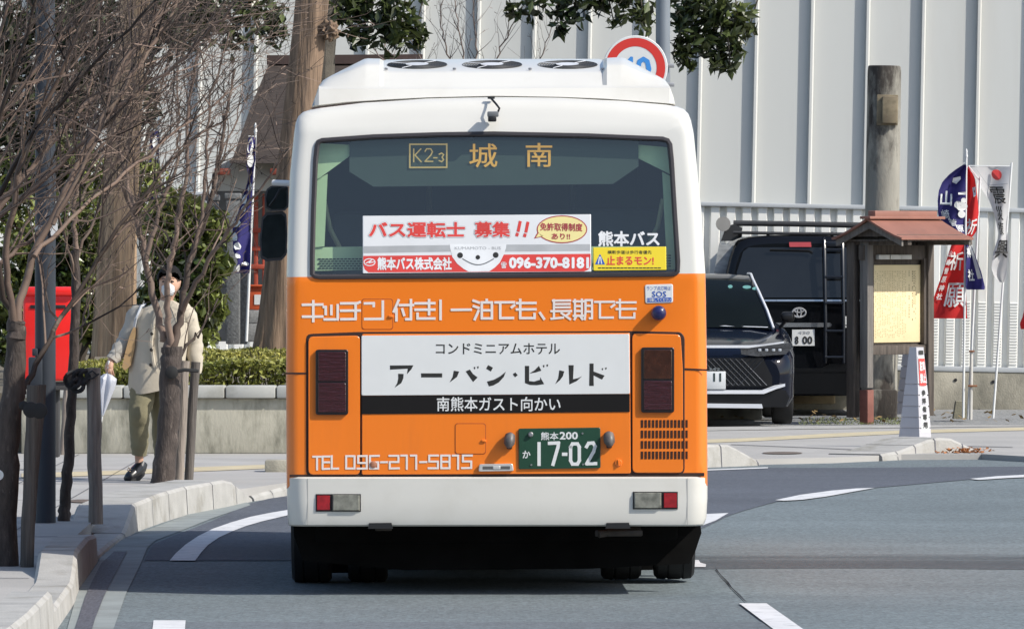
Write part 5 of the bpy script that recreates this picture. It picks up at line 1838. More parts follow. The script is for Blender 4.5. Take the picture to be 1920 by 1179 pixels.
VY = 79.0
van = empty('parked_van', (P(1497, 0, VY).x, VY, 0))
tag(van, 'black van seen from the rear with roof rack and ladder, beside the notice board', 'van')
def V(px, py, yl=0.0):
    q = P(px, py, VY + yl) - van.location
    q.y = yl
    return q
vout = [(1350, 742), (1347, 690), (1347, 640), (1351, 580), (1358, 530), (1368, 485), (1376, 462), (1386, 450), (1404, 444), (1440, 441), (1497, 440), (1554, 441), (1590, 444), (1608, 450), (1618, 462), (1626, 485), (1636, 530), (1643, 580), (1647, 640), (1647, 690), (1644, 742)]
def vsc(k, dz=0): return [(1497 + (x - 1497) * k, 600 + (y - 600) * k + dz) for x, y in vout]
m_van = mat('van_black', (.004, .0043, .0055), .14, .1, 2, spec=.35)
def vy(py): return .0 if py > 565 else (565 - py) * .0011
rings = []
for k, d in ((.90, 0), (.955, .008), (.985, .035), (1.0, .09), (1.0, .5), (1.0, 2.5), (1.0, 3.4), (.985, 3.9)):
    rings.append([Vector((V(x, y).x, d + vy(y) if d < 1 else d, V(x, y).z)) for x, y in vsc(k)])
rings.append([Vector((p.x * .95, 4.55, p.z if p.z < .95 else .95 + (p.z - .95) * .15)) for p in rings[-1]])
mb = MB().grid(rings, close=True)
mb.poly(rings[0]); mb.poly(rings[-1])
mb.build('body', m_van, van, smooth=40)
def vp(px, d): return [Vector((V(x, y).x, vy(y) - d, V(x, y).z)) for x, y in px]
mb = MB()
mb.poly(vp([(1376, 558), (1382, 510), (1394, 472), (1404, 464), (1590, 464), (1600, 472), (1612, 510), (1618, 558)], .006))
mb.build('rear_window', mat('van_glass', (.010, .011, .0125), .05, .2, 1.5, spec=.5), van, smooth=0)
mb = MB(); mb.prism(vp([(1455, 561.5), (1617, 561.5), (1617, 565), (1455, 565)], .02), (0, .02, 0))
mb.prism(vp([(1375, 561.5), (1456, 561.5), (1456, 565), (1375, 565)], .02), (0, .02, 0))
mb.prism(vp([(1440, 605), (1556, 605), (1560, 609), (1556, 613), (1440, 613)], .03), (0, .03, 0))
mb.build('chrome_strip', mat('van_chrome', (.42, .44, .46), .2, .05, metal=.8), van, smooth=0)
mb = MB(); mb.prism(vp([(1480, 454), (1521, 454), (1522, 463), (1481, 463)], .04), (0, .05, 0))
mb.build('brake_light', mat('brake_red', (.42, .05, .05), .3, .1, coat=.5), van, smooth=0)
mb = MB()
mb.tube(vp([(1444, 468), (1490, 469), (1518, 470), (1524, 474)], .04), .010, 6)
mb.build('wiper', m_cblack, van)
mb = MB()
def eo(cx, cy, rx, ry):
    return [Vector((V(cx + rx * math.cos(k * math.pi / 10), cy).x, -.03, V(cx, cy + ry * math.sin(k * math.pi / 10)).z)) for k in range(21)]
mb.tube(eo(1498, 586, 12.5, 8.5), .010, 6); mb.tube(eo(1498, 586, 4, 8), .008, 6); mb.tube(eo(1498, 582, 8.5, 3.5), .008, 6)
mb.build('emblem', mat('emblem_chrome', (.75, .76, .78), .25, metal=.6), van)
mb = MB()
q = vp([(1485, 618), (1527, 617.5), (1527, 648), (1485, 648)], .05)
mb.prism(q, (0, .04, 0))
pl = mb.build('number_plate', M['white_board'], van, smooth=0)
mb = MB()
fv = lambda x, y: Vector((V(x, y).x, -.054, V(x, y).z))
letter(mb, '430', 1496, 1519, 620.5, 626, fv, 1, .02)
letter(mb, '8', 1490, 1497, 630, 645, fv, 0, .03)
letter(mb, '00', 1504, 1523, 630, 645, fv, 0, .03)
mb.build('lettering', [M['black_letter'], M['grey_letter']], pl, smooth=0)
mb = MB(); mb.prism(vp([(1584, 593), (1604, 592), (1604, 608), (1584, 609)], .012), (0, .01, 0)); mb.prism(vp([(1584, 611), (1604, 611), (1604, 614), (1584, 614)], .012), (0, .01, 0))
mb.build('door_sticker', M['white_board'], van, smooth=0)
ld = MB()
for px in (1546, 1580):
    ld.tube([vp([(px, 446)], -.06)[0], vp([(px, 452)], .06)[0], vp([(px, 470)], .10)[0], vp([(px + 1, 600)], .10)[0], vp([(px + 1, 680)], .06)[0]], .020, 8)
for py in (468, 519, 568, 620, 669):
    ld.tube([vp([(1546, py)], .10)[0], vp([(1581, py)], .10)[0]], .014, 8)
ld.box(vp([(1563, 458)], .08)[0], (.17, .04, .06), .01)
ld.build('ladder', mat('ladder_black', (.010, .013, .02), .3, .1), van)
rk = MB()
rk.tube([V(1375, 419, .4), V(1480, 420, .4), V(1615, 423, .4)], .03, 10)
rk.tube([V(1375, 436, .2), V(1480, 438, .2), V(1615, 439, .2)], .018, 8)
rk.tube([V(1375, 417, 2.6), V(1615, 421, 2.6)], .025, 8)
for px in (1388, 1440, 1500, 1560, 1608):
    rk.tube([V(px, 437, .25), V(px, 443, .3)], .02, 6)
rk.prism([V(x, y, .3) for x, y in [(1352, 452), (1362, 424), (1378, 420), (1392, 428), (1388, 446), (1374, 452)]], (0, .15, 0))
rk.build('roof_rack', mat('rack_black', (.03, .031, .033), .5, .1), van)
aw = MB()
aw.tube([V(1356, 420, .2), V(1356, 420, 2.6)], [.085, .085], 16)
aw.build('awning_roll', mat('awning_grey', (.30, .29, .27), .7, .1), van, smooth=50)
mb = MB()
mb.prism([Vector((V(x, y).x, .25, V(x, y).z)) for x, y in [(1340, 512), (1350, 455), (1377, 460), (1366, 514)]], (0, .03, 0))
mb.build('quarter_window', mat('quarter_reflection', (.34, .35, .35), .15, .35, 6, coat=1.0, stretch=(1, 1, 3)), van, smooth=0)  # pale grey colour stands in for a reflection in the side glass
mb = MB()
mb.prism(vp([(1348, 696), (1646, 696), (1644, 742), (1600, 744), (1560, 738), (1480, 738), (1350, 740)], .04), (0, .12, 0))
mb.prism(vp([(1400, 690), (1540, 690), (1556, 682), (1600, 682), (1600, 697), (1400, 697)], .05), (0, .05, 0))
mb.build('bumper', mat('bumper_black', (.004, .0045, .0055), .3, .1, spec=.4), van, smooth=20)
for x in (-.76, .76):
    for y in (.75, 3.6):
        wh_ = empty('wheel', (x, y, .34)); wh_.parent = van
        MB().lathe([(.2, -.11), (.29, -.12), (.33, -.11), (.345, -.085), (.345, .085), (.33, .11), (.29, .12), (.2, .11)], (0, 0, 0), 'X', 32).build('tyre', M['rubber'], wh_)
        MB().lathe([(.04, -.08), (.19, -.09), (.22, -.11), (.22, .11), (.19, .09), (.04, .08)], (0, 0, 0), 'X', 20).build('rim', M['steel'], wh_)
o = MB().box(P(1527, 744, 80.9), (.48, .14, .16), .02).build('wheel_stop', mat('stop_tan', (.42, .34, .22), .9, .2, 6))
o.location.z -= .0
tag(o, 'tan concrete wheel stop under the tail of the black van', 'wheel stop')
o = MB().box(P(1345, 774, 77.6), (1.0, .16, .16), .02).build('wheel_stop', mat('stop_grey', (.30, .30, .27), .9, .2, 6))
tag(o, 'grey concrete wheel stop behind the front wheels of the sedan', 'wheel stop')

# ------------------------------------------------------------------ notice board with a copper roof
nb = empty('notice_board', P(1625, 791.5, 74.8), (0, 0, R(50)))
tag(nb, 'wooden shrine notice board with a copper red roof and yellow text panel', 'notice board')
m_wood = mat('board_wood', (.095, .078, .065), .85, .3, 4, stretch=(8, 8, .6), bump=.4, bscale=14, dirt=(.045, .036, .03), dscale=3)
m_woodg = mat('board_wood_grey', (.17, .155, .14), .85, .25, 4, stretch=(8, 8, .6), bump=.4, bscale=14)
m_cu = mat('copper_roof', (.265, .118, .085), .55, .12, 3, dirt=(.20, .095, .072), dscale=4)
ZR = .33
for (x, y, nm_, lab) in ((0, 0, m_woodg, None), (1.10, 0, m_wood, None), (-.02, .17, m_wood, None), (1.10, .17, m_wood, None)):
    mb = MB()
    mb.box((x, y, 1.0 + (.16 if nm_ is m_woodg else 0)), (.105, .105, 1.9 - (.32 if nm_ is m_woodg else 0)), .008, mi=0)
    if nm_ is m_woodg:
        mb.box((x, y, .165), (.112, .112, .37), .006, mi=1)
    mb.build('post', [nm_, mat('post_boot', (.20, .075, .055), .7, .15, 8)], nb)
mb = MB()
mb.box((.55, .02, 1.83), (1.25, .07, .16), .006)
mb.box((.55, .02, .775), (1.05, .07, .10), .006)
mb.box((.55, .06, 1.30), (1.02, .03, 1.0), .004)
mb.box((.07, .0, 1.30), (.06, .05, .94), .004)
mb.box((1.035, .0, 1.30), (.06, .05, .94), .004)
mb.build('frame', m_wood, nb)
mb = MB()
mb.box((.55, .035, 1.275), (.91, .02, .84), .003)
bd = mb.build('text_panel', mat('panel_yellow', (.76, .63, .37), .7, .05, 2, dirt=(.70, .57, .33), dscale=3), nb)
mb = MB()
random.seed(5)
for k in range(26):
    x = .16 + k * .030
    z = 1.63
    lo = .92 if k < 20 else random.uniform(1.0, 1.25)
    thick = k in (21, 23, 24)
    if k in (20, 22): continue
    while z > lo:
        h = random.uniform(.008, .02)
        if random.random() < .72:
            mb.poly([(x, .0235, z), (x + (.012 if thick else .008), .0235, z), (x + (.012 if thick else .008), .0235, z - h), (x, .0235, z - h)], 0 if thick else 1)
        z -= h + random.uniform(.006, .014)
mb.build('faint_writing', [mat('ink_dark', (.16, .12, .06), .7), mat('ink_faint', (.40, .31, .16), .7)], bd, smooth=0)
mb = MB()
for x in (.12, .33, .52):
    mb.box((x + .1, -.05, 1.78), (.19, .05, .05), .004)
mb.build('tube_lamp', mat('tube_white', (.55, .54, .5), .6), nb)
# roof: two slopes, ridge box, bargeboards
y0_, y1_, yr, ze, zr = -.62, .324, -.15, 1.99, 2.20
mb = MB()
for ya in (y0_, y1_):
    for (xa, xb) in ((-.2, 1.10),):
        pr = []
        for t in (0, .2, .45, .72, 1.0):
            zz_ = ze + (zr - ze) * (t ** 1.25)
            yy_ = ya + (yr - ya) * t
            pr.append((yy_, zz_))
        mb.grid([[Vector((xa, y, z)) for y, z in pr], [Vector((xb, y, z)) for y, z in pr]])
        mb.grid([[Vector((xa, y, z - .022)) for y, z in pr], [Vector((xb, y, z - .022)) for y, z in pr]])
        mb.poly([Vector((xa, pr[0][0], pr[0][1])), Vector((xb, pr[0][0], pr[0][1])), Vector((xb, pr[0][0], pr[0][1] - .022)), Vector((xa, pr[0][0], pr[0][1] - .022))])
        for xx in (xa, xb):
            mb.grid([[Vector((xx, y, z)) for y, z in pr], [Vector((xx, y, z - .022)) for y, z in pr]])
rf = mb.build('roof', m_cu, nb, smooth=25)
mb = MB()
mb.box((.45, yr, zr + .035), (1.12, .10, .09), .008)
mb.box((.45, yr, zr + .005), (1.36, .14, .03), .005)
mb.build('ridge', m_cu, rf)
mb = MB()
for xx in (-.16, 1.06):
    for ya in (y0_ + .03, y1_ - .03):
        mb = MB()
        mb.prism([Vector((xx, ya, ze - .03)), Vector((xx, yr, zr - .035)), Vector((xx, yr, zr - .11)), Vector((xx, ya, ze - .09))], (.03, 0, 0))
        mb.build('bargeboard', m_woodg, rf, smooth=0)
mb = MB()
for xx in (0, 1.10):
    mb.box((xx, -.15, 1.95), (.07, .86, .08), .006)
    mb.box((xx, -.15, 2.05), (.05, .06, .16), .006)
for yy in (-.5, .22):
    mb.box((.45, yy, 2.0), (1.2, .05, .05), .006)
mb.poly([(-.1, y0_ + .1, 2.0), (-.1, y1_ - .08, 2.0), (-.1, yr, 2.15)])
mb.box((.45, -.15, 1.96), (1.1, .7, .02))
mb.build('roof_frame', m_wood, nb)

# ------------------------------------------------------------------ sign cones
def sign_cone(base, y, k, lab, text=True):
    o = empty('sign_cone', P(base[0], base[1], y))
    tag(o, lab, 'sign cone', 'tall stacked sign cones')
    s_ = 64.0 / F * k
    def Cn(px, py, d): return Vector(((px - 1715) * s_, d * k, (838 - py) * s_))
    lv_ = [(840, 1683.5, 1722.5, 1746.5), (820, 1685, 1722.5, 1745.5), (800, 1687, 1722, 1744.5), (780, 1689.5, 1721.5, 1743), (759.5, 1692, 1721, 1741.5), (738.5, 1694.5, 1720.5, 1740), (718, 1697, 1720, 1738), (650, 1705, 1717.5, 1731.5)]
    rows = []
    for i, (py, l_, m_, r_) in enumerate(lv_):
        def ring(py, e):
            a = (r_ - l_) * s_ / 2
            L_, Rr = Cn(l_ + e, py, 0), Cn(r_ - e, py, .0)
            Mm = Cn(m_, py, 0)
            wl, wr_ = Mm.x - L_.x, Rr.x - Mm.x
            L_.y, Mm.y, Rr.y = 0, -a * .9 + e * s_, -a * .25
            Bk = Vector((L_.x + Rr.x - Mm.x, a * .65, Mm.z))
            return [L_, Mm, Rr, Bk]
        if i == 0: rows.append(ring(py, 0)); continue
        rows.append(ring(py + 1.0, 0))
        if i < 7:
            rows.append(ring(py + .7, 2.2)); rows.append(ring(py - 1.0, 2.2)); rows.append(ring(py - 1.3, 0))
    rows.append([v.copy() + Vector((0, 0, .012)) for v in rows[-1]])
    mb = MB().grid(rows, close=True)
    mb.poly(rows[-1])
    mb.build('body', mat('cone_white', (.50, .49, .515), .5, .05, 4), o, smooth=0)
    # panel on the right hand face
    top, bot = rows[-2], rows[0]
    def face(u, v, d=.006):
        a = top[1].lerp(top[2], u); b = bot[1].lerp(bot[2], u)
        n_ = (bot[2] - bot[1]).cross(top[1] - bot[1]).normalized()
        if n_.y > 0: n_ = -n_
        return a.lerp(b, v) + n_ * d
    mb = MB()
    mb.poly([face(.12, .08), face(.95, .08), face(.88, .83), face(.2, .83)], 0)
    ff = lambda d: (lambda x, y: face(x, y, d))
    if text:
        mb.poly([face(.16, .10, .009), face(.92, .10, .009), face(.90, .37, .009), face(.17, .37, .009)], 1)
        letter(mb, '駐車', .24, .86, .125, .225, ff(.012), 0, .04)
        letter(mb, '禁止', .24, .86, .245, .345, ff(.012), 0, .04)
        for j, ch in enumerate('参拝者専用'):
            letter(mb, ch, .35, .75, .41 + j * .08, .47 + j * .08, ff(.010), 2, .04)
    mb.poly([face(.25, .02, .008), face(.85, .02, .008), face(.85, .06, .008), face(.25, .06, .008)], 2)
    mb.build('sign_face', [M['white_board'], M['red_letter'], M['black_letter']], o, smooth=0)
    return o
sign_cone((1715, 840), 64.0, 1.0, 'white ribbed sign cone with a red label, standing in front of the notice board')
sign_cone((1715, 774), 78.2, 1.36, 'second sign cone half hidden behind the nearer ribbed one', False)

# ------------------------------------------------------------------ banners on the right
m_n2, m_r2 = m_navy, m_redc
banner('nobori_banner', (1806, 786.5), (1812, 296), [(309, 1806, 1812), (317, 1793, 1812), (328, 1779, 1811), (341, 1767, 1811), (358, 1760, 1811), (376, 1758, 1811), (403, 1759, 1810), (425, 1771, 1810), (437, 1790, 1810), (447, 1803, 1812), (455, 1810, 1819), (480, 1811, 1829), (510, 1811, 1840), (538, 1811, 1847), (543, 1812, 1846)], 76.1,
       'navy banner with white lettering, twisted round the nearest pole', m_n2,
       [('山', .08, .5, 358, 386, 0, .03), ('崎', .1, .4, 393, 412, 0, .02), ('菅', .3, .62, 411, 424, 0, .02), ('原', .5, .9, 422, 435, 0, .02), ('神', .1, .55, 462, 483, 0, .03), ('社', .12, .5, 505, 527, 0, .03)],
       [([(.35, 334), (.7, 331), (.75, 336), (.6, 345), (.42, 342)], 0), (ell(.86, 387, .2, 9, 12), 0), (ell(.72, 384, .14, 7, 10), 0), (ell(.86, 402, .14, 7, 10), 0), (ell(.92, 376, .1, 5, 10), 0), ([(.72, 361), (1, 360), (1, 365), (.72, 365)], 0),
        ([(.6, 458), (.88, 458), (.90, 480), (.92, 500), (.93, 522), (.68, 523), (.66, 500), (.62, 480)], 0)], 'shrine banners by the notice board')
banner('nobori_banner', (1815, 785.3), (1838, 332), [(313, 1811, 1816), (334, 1811, 1828), (370, 1811, 1833), (408, 1811, 1836), (430, 1809, 1833), (444, 1803, 1824), (452, 1786, 1814), (480, 1777, 1811), (510, 1768, 1811), (540, 1757, 1811), (560, 1750, 1812), (580, 1747, 1813), (590, 1746, 1813), (597, 1745, 1814)], 76.4,
       'red banner with white lettering hanging behind the navy one', m_r2,
       [('祈', .18, .86, 472, 507, 0, .02), ('願', .32, .95, 530, 576, 0, .014), ('祈', .1, .9, 410, 440, 0, .02)] + [(ch, .02 + .01 * j, .2 + .01 * j, 470 + j * 16, 482 + j * 16, 0, .03) for j, ch in enumerate('山崎菅原神社')],
       [([(.6, 352), (.95, 350), (.9, 366), (.65, 370)], 0)], 'shrine banners by the notice board', cap=False)
banner('nobori_banner', (1862, 783.6), (1897, 305), [(313, 1817, 1894), (320, 1821, 1894), (344, 1833, 1892), (376, 1855, 1891), (408, 1866, 1890), (437, 1872, 1889), (450, 1870, 1891), (474, 1862, 1891), (504, 1859, 1888), (518, 1864, 1886), (529, 1874, 1883)], 76.8,
       'white banner with a red disc and black brush lettering', m_whitec,
       [('震', .25, .85, 350, 383, 1, .015), ('災', .2, .62, 386, 414, 1, .02), ('復', .1, .6, 416, 440, 1, .015), ('興', .1, .95, 449, 484, 1, .018)],
       [(ell(.635, 328, .14, 10, 18), 2), ([(.14, 317), (.15, 317), (.3, 348), (.285, 348)], 3), ([(.28, 347.5), (.95, 344), (.95, 345), (.28, 348.5)], 3)], 'shrine banners by the notice board', cap=False)
banner('nobori_banner', (1960, 790), (1952, 380), [(400, 1935, 1952), (480, 1932, 1952), (560, 1925, 1952), (595, 1917, 1952), (606, 1912, 1952), (617, 1914, 1952)], 76.0, 'red banner of which only a pointed tip shows beyond the white one', m_r2, [], [], 'shrine banners by the notice board')
o = empty('steel_post', P(1820, 786.5, 76.1))
tag(o, 'short rusty white steel post beside the banner poles', 'post')
MB().tube([(0, 0, 0), (.004, 0, .4), (.008, 0, .76)], .019, 10).build('shaft', mat('rusty_white', (.52, .50, .46), .6, .1, 5, dirt=(.25, .10, .04), dscale=7, dlo=.58, dhi=.7), o)
mb = MB()
mb.box((.012, 0, .75), (.06, .06, .02), .004); mb.box((.02, -.01, .37), (.10, .05, .02), .004)
mb.build('clamp', mat('clamp_rust', (.22, .09, .04), .8, .3), o)
o = MB().prism([P(x, y, 76.5) for x, y in [(1788, 785), (1793, 752), (1812, 752), (1814, 785)]], (0, .25, 0)).build('base_stone', mat('base_stone', (.25, .235, .17), .9, .2, 8, bump=.3), smooth=0)
tag(o, 'squat mossy stone at the foot of the banner poles', 'stone')
# ------------------------------------------------------------------ the walking person
PYD = 53.4
per = empty('person', P(285, 900, PYD))
tag(per, 'person in a beige coat and face mask walking behind the bare tree', 'person')
def Z(px, py, dy=0.0):
    q = P(px, py, PYD) - per.location
    return Vector((q.x, dy, q.z))
K_ = PYD / F
def skinned(name, joints, edges, m, parent, sub=1):
    me = bpy.data.meshes.new(name)
    me.from_pydata([tuple(j[0]) for j in joints], edges, [])
    o = bpy.data.objects.new(name, me)
    COL.objects.link(o)
    md = o.modifiers.new('skin', 'SKIN')
    md.use_smooth_shade = True
    sv = me.skin_vertices[0].data
    for i, j in enumerate(joints):
        r_ = j[1]
        sv[i].radius = (r_, r_) if not isinstance(r_, tuple) else r_
        sv[i].use_root = (i == 0)
    ms = o.modifiers.new('sub', 'SUBSURF')
    ms.levels = ms.render_levels = sub
    dg = bpy.context.evaluated_depsgraph_get()
    me2 = bpy.data.meshes.new_from_object(o.evaluated_get(dg))
    o.modifiers.clear()
    o.data = me2
    me2.materials.clear()
    me2.materials.append(m)
    me2.polygons.foreach_set('use_smooth', [True] * len(me2.polygons))
    o.parent = parent
    return o
J, Ed = [], []
def j(p, r_, par=None):
    J.append((p, r_))
    if par is not None: Ed.append((par, len(J) - 1))
    return len(J) - 1
pel = j(Z(288, 700), .10)
sp1 = j(Z(292, 655, .0), .10, pel)
chs = j(Z(302, 600, .0), .105, sp1)
nck = j(Z(312, 566, -.01), .045, chs)
hd0 = j(Z(315, 550, -.03), .058, nck)
hd1 = j(Z(318, 532, -.03), .080, hd0)
hd2 = j(Z(320, 516, -.02), .070, hd1)
nose = j(Z(313, 536, -.125), .013, hd1)
for s_, x in ((-1, 299), (1, 338)):
    j(Z(x, 535, -.02), .016, hd1)
sh_r = j(Z(262, 588, -.01), .055, chs)
el_r = j(Z(238, 638, .02), .042, sh_r)
wr_r = j(Z(211, 672, -.08), .028, el_r)
hn_r = j(Z(206, 685, -.10), .030, wr_r)
for (a, b_, c_) in (((201, 694, -.12), (203, 702, -.10), (207, 705, -.08)), ((205, 696, -.13), (207, 704, -.11), (210, 707, -.09)), ((209, 696, -.13), (211, 704, -.11), (213, 706, -.09)), ((212, 694, -.12), (214, 701, -.10), (215, 704, -.09))):
    f0 = j(Z(*a), .0095, hn_r); f1 = j(Z(*b_), .0085, f0); j(Z(*c_), .0075, f1)
t0 = j(Z(200, 686, -.08), .010, hn_r); j(Z(199, 693, -.10), .0085, t0)
sh_l = j(Z(345, 588, -.01), .055, chs)
el_l = j(Z(362, 640, .03), .042, sh_l)
wr_l = j(Z(365, 692, .0), .028, el_l)
hn_l = j(Z(364, 706, -.01), .030, wr_l)
for dx in (-3, -1, 1, 3):
    f0 = j(Z(364 + dx, 717 - abs(dx) * .4, -.02), .009, hn_l); f1 = j(Z(364 + dx, 724 - abs(dx) * .6, -.01), .008, f0); j(Z(363 + dx, 728 - abs(dx), .0), .007, f1)
t0 = j(Z(359, 712, -.03), .010, hn_l); j(Z(358, 718, -.03), .008, t0)
hp_r = j(Z(272, 715, .0), .085, pel)
kn_r = j(Z(262, 778, -.12), .058, hp_r)
an_r = j(Z(261, 858, -.02), .036, kn_r)
hl_r = j(Z(262, 872, -.02), .035, an_r)
j(Z(250, 892, -.10), .028, hl_r)
hp_l = j(Z(304, 715, .0), .085, pel)
kn_l = j(Z(303, 785, .12), .058, hp_l)
an_l = j(Z(300, 862, .38), .036, kn_l)
j(Z(298, 878, .33), .030, an_l)
skin_m = mat('skin', (.52, .31, .215), .55, .08, 12)
skinned('body', J, Ed, skin_m, per, 2)
m_coat = mat('coat_beige', (.50, .445, .355), .85, .08, 5, bump=.25, bscale=12)
m_coat_shaded = mat('coat_shade_grey', (.40, .375, .33), .9, .08, 5, bump=.25, bscale=14)  # coat colour darkened for the sleeve on the shaded side
m_trs = mat('trousers_khaki', (.20, .18, .11), .9, .12, 6, bump=.35, bscale=10)
# coat: rings round the torso, each (py, x left, x right, depth front, depth back)
ct = [(563, 300, 325, -.07, .07), (570, 284, 338, -.10, .09), (580, 262, 350, -.125, .11), (596, 252, 358, -.14, .12), (620, 252, 356, -.15, .13), (650, 250, 352, -.15, .13), (680, 244, 348, -.155, .135), (705, 242, 346, -.165, .15), (722, 241, 346, -.17, .16), (733, 243, 345, -.172, .165)]
rows = []
for i, (py, xl, xr, df, db) in enumerate(ct):
    row = []
    for k in range(36):
        a = 2 * math.pi * k / 36
        cx, hx = (xl + xr) / 2, (xr - xl) / 2
        ca, sa = math.cos(a), math.sin(a)
        ca = math.copysign(abs(ca) ** .85, ca)
        w_ = 1 + .035 * math.sin(a * 5 + i * .7) * (i / 9) + .03 * noise.noise(Vector((a * 1.5, i * .8, 0)))
        hem = 0
        if i >= 8 and sa < 0: hem = -6 * math.sin(a * 1.0) * 0 + 5 * math.cos(a * 3)
        q = Z(cx + hx * ca * w_, py + hem, (-df if sa < 0 else db) * sa * w_ * (1 if sa > 0 else 1))
        row.append(q)
    rows.append(row)
coat = MB().grid(rows, close=True).build('coat', m_coat, per, smooth=70)
# open front edge, collar, buttons
mb = MB()
fe_ = [(306, 566), (292, 600), (285, 640), (290, 680), (300, 715), (303, 735)]
for off, mi in ((0, 0),):
    mb.tube([Z(x, y, -.155 - .012 * math.sin(i)) for i, (x, y) in enumerate(fe_)], [.008, .012, .014, .014, .014, .010], 6)
mb.grid([[Z(x, y, -.16) for x, y in [(303, 562), (292, 578), (286, 606), (296, 612)]], [Z(x, y, -.175) for x, y in [(310, 566), (302, 584), (297, 606), (299, 612)]]])
mb.grid([[Z(x, y, -.15) for x, y in [(324, 562), (336, 576), (344, 598), (338, 610)]], [Z(x, y, -.165) for x, y in [(318, 568), (326, 584), (332, 602), (334, 610)]]])
mb.build('lapel', m_coat, coat, smooth=50)
bt = MB()
for x, y in ((287, 625), (286, 655), (285, 683)):
    bt.lathe([(.013, 0), (.013, -.008), (.009, -.011)], Z(x, y, -.178), 'Y', 12)
bt.build('button', mat('button_dark', (.03, .025, .02), .4), coat)
sh_ = MB()
sh_.grid([[Z(x, y, -.162) for x, y in [(308, 570), (300, 600), (298, 640), (302, 690)]], [Z(x, y, -.162) for x, y in [(322, 570), (332, 600), (334, 640), (332, 690)]]])
sh_.build('shirt', mat('shirt_grey', (.36, .335, .29), .9, .08), per, smooth=50)
def sleeve(pts, rads, m, name='sleeve'):
    mb = MB()
    fine, fr = [], []
    for i in range(len(pts) - 1):
        for k in range(5):
            t = k / 5
            fine.append(Vector(pts[i]).lerp(Vector(pts[i + 1]), t) + rv(.003))
            fr.append((rads[i] + (rads[i + 1] - rads[i]) * t) * (1 + random.uniform(-.06, .06)))
    fine.append(Vector(pts[-1])); fr.append(rads[-1])
    mb.tube(fine, fr, 16)
    return mb.build(name, m, per, smooth=70)
sleeve([Z(270, 578, 0), Z(257, 596, 0), Z(236, 640, .02), Z(219, 664, -.05), Z(211, 674, -.075)], [.075, .085, .068, .056, .050], m_coat_shaded)
sleeve([Z(338, 576, 0), Z(350, 596, 0), Z(364, 642, .03), Z(367, 680, .01), Z(366, 696, .0)], [.075, .085, .066, .054, .050], m_coat)
def leg(pts, rads):
    return sleeve(pts, rads, m_trs, 'trouser_leg')
leg([Z(274, 700, 0), Z(268, 740, -.05), Z(262, 778, -.115), Z(262, 815, -.06), Z(261, 852, -.02)], [.105, .098, .082, .072, .058])
leg([Z(304, 700, 0), Z(304, 745, .05), Z(303, 788, .12), Z(301, 830, .25), Z(300, 860, .37)], [.105, .098, .082, .072, .058])
m_shoe = mat('shoe_black', (.012, .012, .014), .35, .2, 10, coat=.3)
for pts in ([(266, 868, .0), (263, 876, -.02), (254, 885, -.07), (245, 893, -.12), (239, 897, -.15)], [(302, 872, .40), (301, 880, .36), (299, 888, .31), (297, 893, .26)]):
    mb = MB()
    n_ = len(pts)
    mb.tube([Z(*p) for p in pts], [.046, .052, .05, .043, .026][:n_], 14)
    sh0 = mb.build('shoe', m_shoe, per, smooth=70)
    mb = MB()
    mb.tube([Z(p[0] + 1, min(p[1] + 8, 899.5), p[2]) for p in pts[1:]], [.042, .044, .036, .02][:n_ - 1], 10)
    mb.build('sole', M['rubber'], sh0, smooth=70)
mb = MB()
mb.tube([Z(247, 878, -.13), Z(243, 875, -.16), Z(241, 880, -.17), Z(246, 882, -.14)], .004, 5)
mb.build('shoelace', mat('lace_tan', (.45, .32, .2), .8), per)
tmp = bmesh.new()
bmesh.ops.create_icosphere(tmp, subdivisions=4, radius=1)
for v in list(tmp.verts):
    d = v.co.normalized()
    r_ = 1 + .05 * noise.noise(d * 6)
    v.co = Vector((d.x * .098, d.y * .108, d.z * .115)) * r_
bmesh.ops.delete(tmp, geom=[v for v in tmp.verts if (v.co.z < -.01 and v.co.y < .02) or (v.co.z < .045 and v.co.y < -.065) or v.co.z < -.075], context='VERTS')
for v in tmp.verts: v.co += Z(318, 524, -.01)
mb = MB(); mb.bm(tmp)
mb.build('hair', mat('hair_black', (.010, .009, .009), .8, .3, 20, spec=.2), per, smooth=80)
mk = MB()
mr_ = []
for t, (py, hw, d) in enumerate(((531, 10, .108), (537, 15, .118), (546, 15, .112), (554, 11, .09))):
    mr_.append([Z(316 + hw * math.sin(a), py, -.025 - d * math.cos(a) + .012) for a in [(-1.35 + 2.7 * k / 10) for k in range(11)]])
mk.grid(mr_)
mk.tube([Z(300, 534, -.05), Z(299, 533, -.01)], .003, 4); mk.tube([Z(333, 534, -.05), Z(337, 533, -.01)], .003, 4)
mk.build('face_mask', mat('mask_white', (.66, .68, .70), .9, .03), per, smooth=70)
ey = MB()
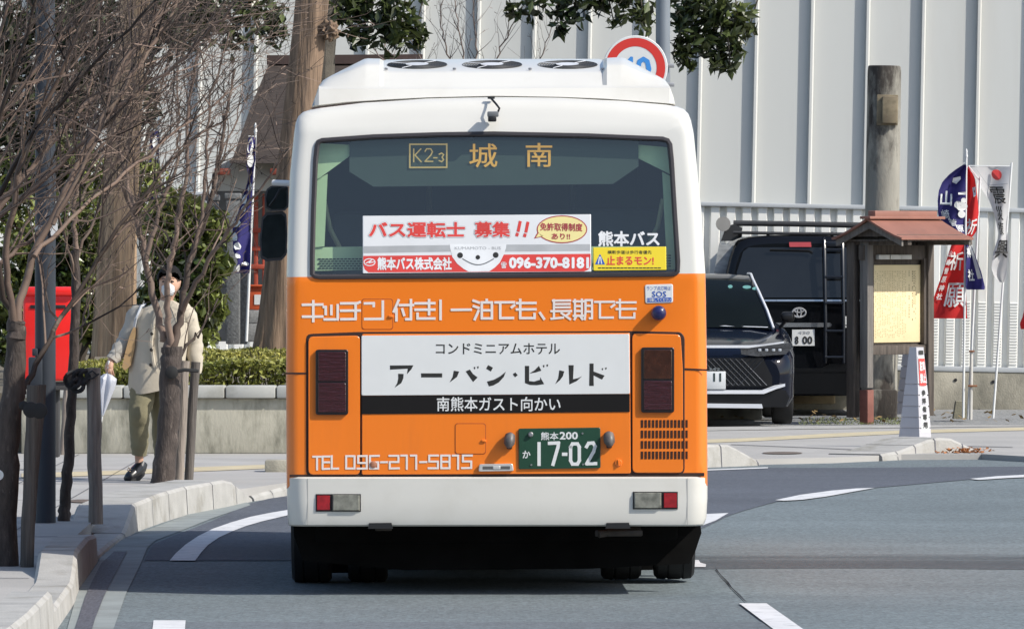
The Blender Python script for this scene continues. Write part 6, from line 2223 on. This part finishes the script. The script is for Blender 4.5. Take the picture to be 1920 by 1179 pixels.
for x in (309, 324):
    ey.tube([Z(x - 3, 528, -.100), Z(x, 527.5, -.108), Z(x + 3, 528, -.100)], .006, 6)
    ey.tube([Z(x - 4, 523, -.100), Z(x, 522, -.108), Z(x + 4, 523, -.098)], .004, 5)
ey.build('eyes', mat('eye_dark', (.02, .015, .012), .3), per)
# things carried
um = MB()
rows = []
for i in range(9):
    t = i / 8
    r_ = interp([(0, .02), (.12, .062), (.3, .060), (1, .006)], t)
    c = Z(203 - 8 * t, 700 + 78 * t, -.12 - .05 * t)
    rows.append([c + Vector((math.cos(a) * r_ * (1 + .25 * math.cos(a * 6)), math.sin(a) * r_ * (1 + .25 * math.cos(a * 6)), 0)) for a in [k * math.pi / 18 for k in range(36)]])
um.grid([[v + per.location for v in r_] for r_ in rows], close=True)
ub_ = empty('umbrella', Z(203, 700, -.12) + per.location)
tag(ub_, 'folded white translucent umbrella dangling from the hand of the walker', 'umbrella')
for v in um.v: v -= ub_.location
um.build('canopy', mat('umbrella_white', (.62, .64, .70), .35, .05, 3, trans=.3), ub_, smooth=50)
mb = MB()
mb.tube([v + per.location - ub_.location for v in [Z(206, 676, -.11), Z(205, 690, -.12), Z(203, 702, -.12), Z(193, 790, -.175)]], [.009, .009, .006, .004], 8)
mb.build('shaft', M['white_board'], ub_)
bg_ = empty('tote_bag', Z(246, 650, -.06) + per.location)
tag(bg_, 'flat tan tote bag hanging under the arm of the walker', 'bag')
mb = MB()
q = [Z(x, y, -.10) + per.location - bg_.location for x, y in [(252, 612), (256, 616), (254, 650), (247, 684), (236, 694), (230, 688), (236, 660), (244, 630)]]
mb.prism(q, (.0, .10, 0))
mb.build('bag', mat('bag_tan', (.42, .27, .13), .7, .1, 4), bg_, smooth=30)
mb = MB()
mb.tube([Z(x, y, d) + per.location - bg_.location for x, y, d in [(252, 616, -.08), (257, 596, -.12), (266, 574, -.09), (272, 570, .0)]], .010, 6)
mb.build('strap', mat('strap_white', (.55, .57, .6), .7), bg_)
print('objects', len(bpy.data.objects))
